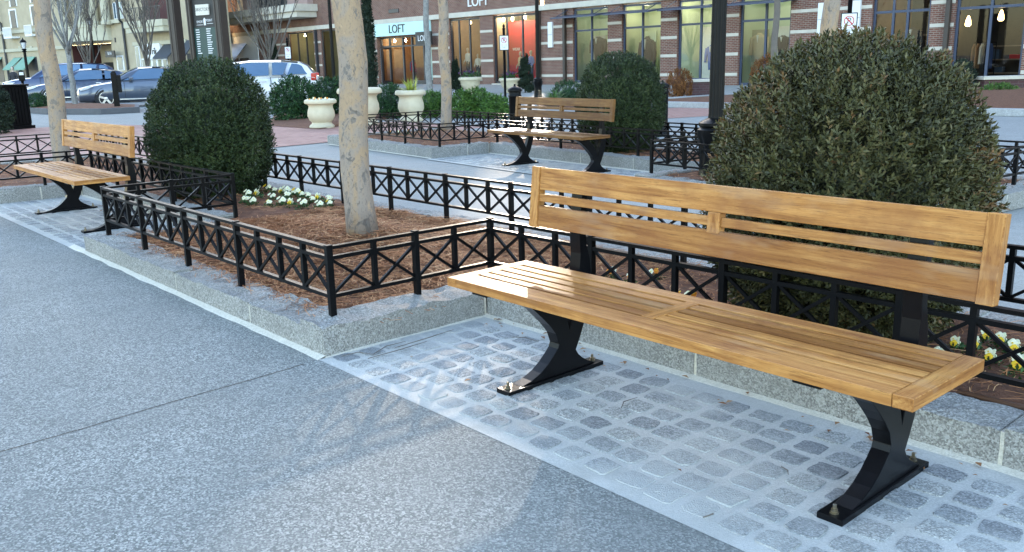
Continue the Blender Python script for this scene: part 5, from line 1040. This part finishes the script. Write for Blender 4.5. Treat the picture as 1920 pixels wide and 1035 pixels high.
# awnings, shopfronts
def awning(label_, x0, y0, x1, y1, mat='awn', out=1.3):
    (ua, za), (ub, zb2) = bf(x0, y0), bf(x1, y1); m = MB(); m.prism([(-out, zb2), (-out, zb2-.12), (-out+.03, zb2-.12), (-.002, za-.05), (-.002, za)], ua, ub, 'x'); m.build(label_, mat, bg)
rect('shopfront', 'bronze', 108, 430, 300, 610, .03); rect('shopfront', 'bronze', -60, 430, 40, 610, .03)
awning('mint_awning', 105, 430, 172, 512); awning('mint_awning', 176, 425, 275, 512); awning('mint_awning', -60, 430, 30, 512)
for (x0, x1) in ((880, 928),): f = rect('window_frame', 'white', x0-10, 415, x1+8, 525, .06); rect('window', 'carglass', x0, 425, x1, 520, .08)
rect('window_frame', 'white', 1008, 330, 1062, 526, .06); rect('window', 'carglass', 1014, 350, 1056, 520, .08)
rect('shopfront_frame', 'white', 1062, 438, 1262, 526, .08)
for k in range(5): rect('shopfront_pane', 'olive' if k % 2 else 'carglass', 1068+k*39, 446, 1068+k*39+33, 524, .10)
sg = rect('shop_sign', 'white', 1082, 330, 1222, 440, .25); (ua, za), (ub, zb2) = bf(1082, 330), bf(1222, 440)
text('sign_lettering', "fab'rik", (za-zb2)*.62, 'signblack', bg, facing(((ua+ub)/2, -.265, (za+zb2)/2)), .02, sx=.85)
hs = rect('hanging_sign', 'signblack', 842, 380, 917, 426, .75, -.65); (ua, za), (ub, zb2) = bf(842, 380), bf(917, 426); text('sign_lettering', "fab'rik", (za-zb2)*.62, 'white', bg, facing(((ua+ub)/2, -.76, (za+zb2)/2+.05)), .004, sx=.8)
rect('wall_vent', 'bronze', 856, 282, 868, 316, .05)
for (x0, y0, x1, y1) in ((850, 60, 918, 132), (1395, -20, 1450, 62)):
    rect('window_frame', 'white', x0-8, y0-40, x1+8, y1+6, .06); rect('window', 'carglass', x0, y0-36, x1, y1, .09)
    (ua, za), (ub, zb2) = bf(x0, y0-36), bf(x1, y1); m = MB()
    for i in (1, 2): m.box(ua+(ub-ua)*i/3-.05, ua+(ub-ua)*i/3+.05, -.12, -.092, zb2, za)
    m.build('glazing_bar', 'white', bg)
for (xa, xb) in ((922, 955), (12, 46)):
    u = bf(xa, 150)[0]; m = MB(); m.tube([(u+.2, -.5, 11), (u+.2, -.5, bf(xa, 150)[1]), (u, -.14, bf(xa, 175)[1]), (u, -.14, 0)], .11, 8); m.build('downspout', 'bronze', bg)
# recessed maroon balcony, right part
rect('balcony_recess', 'maroon', 1068, -80, 1322, 165, .03); (ua, za), (ub, zb2) = bf(1042, 168), bf(1335, 168); m = MB(); hz = bf(1180, 205)[1]; m.box(ua, ub, -1.5, -.002, hz, za); m.box(ua+.1, ub-.1, -1.4, -.003, bf(1180, 242)[1], hz-.001); m.build('balcony_slab', 'cream', bg, bevel=.03)
rect('balcony_pillar', 'pinkish', 1162, -80, 1200, 168, 1.3, -.9); m = MB(); zr = bf(1180, 55)[1]; m.box(ua+.2, ub-.2, -1.42, -1.38, zr-.06, zr)
k = int((ub-ua)/.22)
for i in range(k): m.box(ua+.2+(ub-ua-.4)*i/k-.02, ua+.2+(ub-ua-.4)*i/k+.02, -1.415, -1.385, za, zr-.06)
m.build('balcony_railing', 'bronze', bg)
awning('slate_awning', 1225, 330, 1345, 425, 'slate', 1.2); awning('slate_awning', 1392, 300, 1470, 425, 'slate', 1.2); rect('shopfront', 'bronze', 1262, 400, 1395, 526, .02); rect('shopfront', 'bronze', 1396, 400, 1480, 526, .02)
# ------------------------------------------------------------------ directory sign
def onr(px, depth): return gd(px, depth)
x0, y0 = gd(337, 24.2); x1, y1 = gd(423, 23.4); dz = math.atan2(y1-y0, x1-x0); DL = math.dist((x0, y0), (x1, y1)); pw = 23.8/F_PX
t = thing('directory_sign', 'dark brown directory sign with green listing panel behind the round bush', 'sign', (x0, y0, 0), dz)
for (u, w_) in ((0.02, .27), (DL*.40, .15), (DL, .23)):
    m = MB(); m.box(u-w_/2, u+w_/2, -.12, .12, 0, 4.2)
    for s in (-1, 1): m.box(u+s*w_*.3-.02, u+s*w_*.3+.02, -.135, -.1205, .3, 4.1)
    m.build('post', 'brownpost', t, bevel=.01)
def zz(py, px=395): return float(atd(px, py, 23.6)[2])
pa, pb = DL*.40+.076, DL-.117; m = MB(); m.box(pa, pb, -.05, .05, .5, 3.6); bd_ = m.build('board', 'signblack', t)
m = MB(); m.box(pa, pb-.03, -.062, -.0505, .7, zz(52)); m.build('listing_panel', 'signgreen', t)
cx = (pa+pb)/2; m = MB(); m.box(cx-.26, cx+.22, -.09, -.0505, zz(29.5), zz(10)); pl = m.build('header_plate', 'clothwhite', t, bevel=.005);
text('header_lettering', 'DIRECTORY', .118, 'signblack', pl, facing((cx-.02, -.0905, zz(19.5))), .001, sx=.86)
text('lettering', 'EMORY', .088, 'white', t, facing((cx-.165, -.0515, zz(41.5))), .001, sx=.88); text('lettering', 'POINT', .088, 'white', t, facing((cx+.165, -.0515, zz(39.5))), .001, sx=.92)
m = MB(); m.prism([(cx-.035, zz(48)), (cx+.035, zz(48)), (cx+.035, zz(38)), (cx+.05, zz(38)), (cx, zz(34)), (cx-.05, zz(38)), (cx-.035, zz(38))], -.056, -.0505, 'y'); m.build('emblem', 'white', t); m = MB(); m.box(cx-.3, cx-.07, -.054, -.0505, zz(47.3), zz(46.6)); m.box(cx+.07, cx+.3, -.054, -.0505, zz(45.6), zz(44.9)); m.build('rule', 'white', t)

for i in range(11): m = MB(); z = zz(56+i*4.35); m.box(pa+.07, pa+.07+rs.uniform(.10, .17), -.064, -.0622, z-.011, z+.011); m.build('listing_line', 'white', t)
for i in range(12): m = MB(); z = zz(55+i*4.05); m.box(cx+.04, cx+.04+rs.uniform(.10, .2), -.064, -.0622, z-.011, z+.011); m.build('listing_line', 'white', t)
# ------------------------------------------------------------------ light
SUN_AZ = Vector((-.719, .695, 0)); EL = R(16.5); sdv = Vector((SUN_AZ.x*math.cos(EL), SUN_AZ.y*math.cos(EL), math.sin(EL)))
sl_ = bpy.data.lights.new('sun', 'SUN'); sl_.energy = 2.0; sl_.angle = R(1.0); sl_.color = (1, .84, .66); so = bpy.data.objects.new('sun', sl_); COL.objects.link(so); so.rotation_euler = sdv.to_track_quat('Z', 'Y').to_euler()
wd = bpy.data.worlds.new('World'); SC.world = wd; wd.use_nodes = True; nt = wd.node_tree; bgn = nt.nodes['Background']; sk = nt.nodes.new('ShaderNodeTexSky'); sk.sky_type = 'NISHITA'; sk.sun_disc = False; sk.sun_elevation = EL
sk.sun_rotation = math.atan2(sdv.x, sdv.y); sk.air_density = 1.0; sk.dust_density = 1.0; sk.ozone_density = .7
nt.links.new(sk.outputs[0], bgn.inputs[0]); bgn.inputs[1].default_value = .15
SC.view_settings.view_transform = 'Standard'; SC.view_settings.look = 'None'; SC.view_settings.exposure = 2.8; SC.view_settings.gamma = 1
SC.cycles.max_bounces = 6; SC.cycles.transparent_max_bounces = 8; SC.cycles.caustics_reflective = False; SC.cycles.caustics_refractive = False
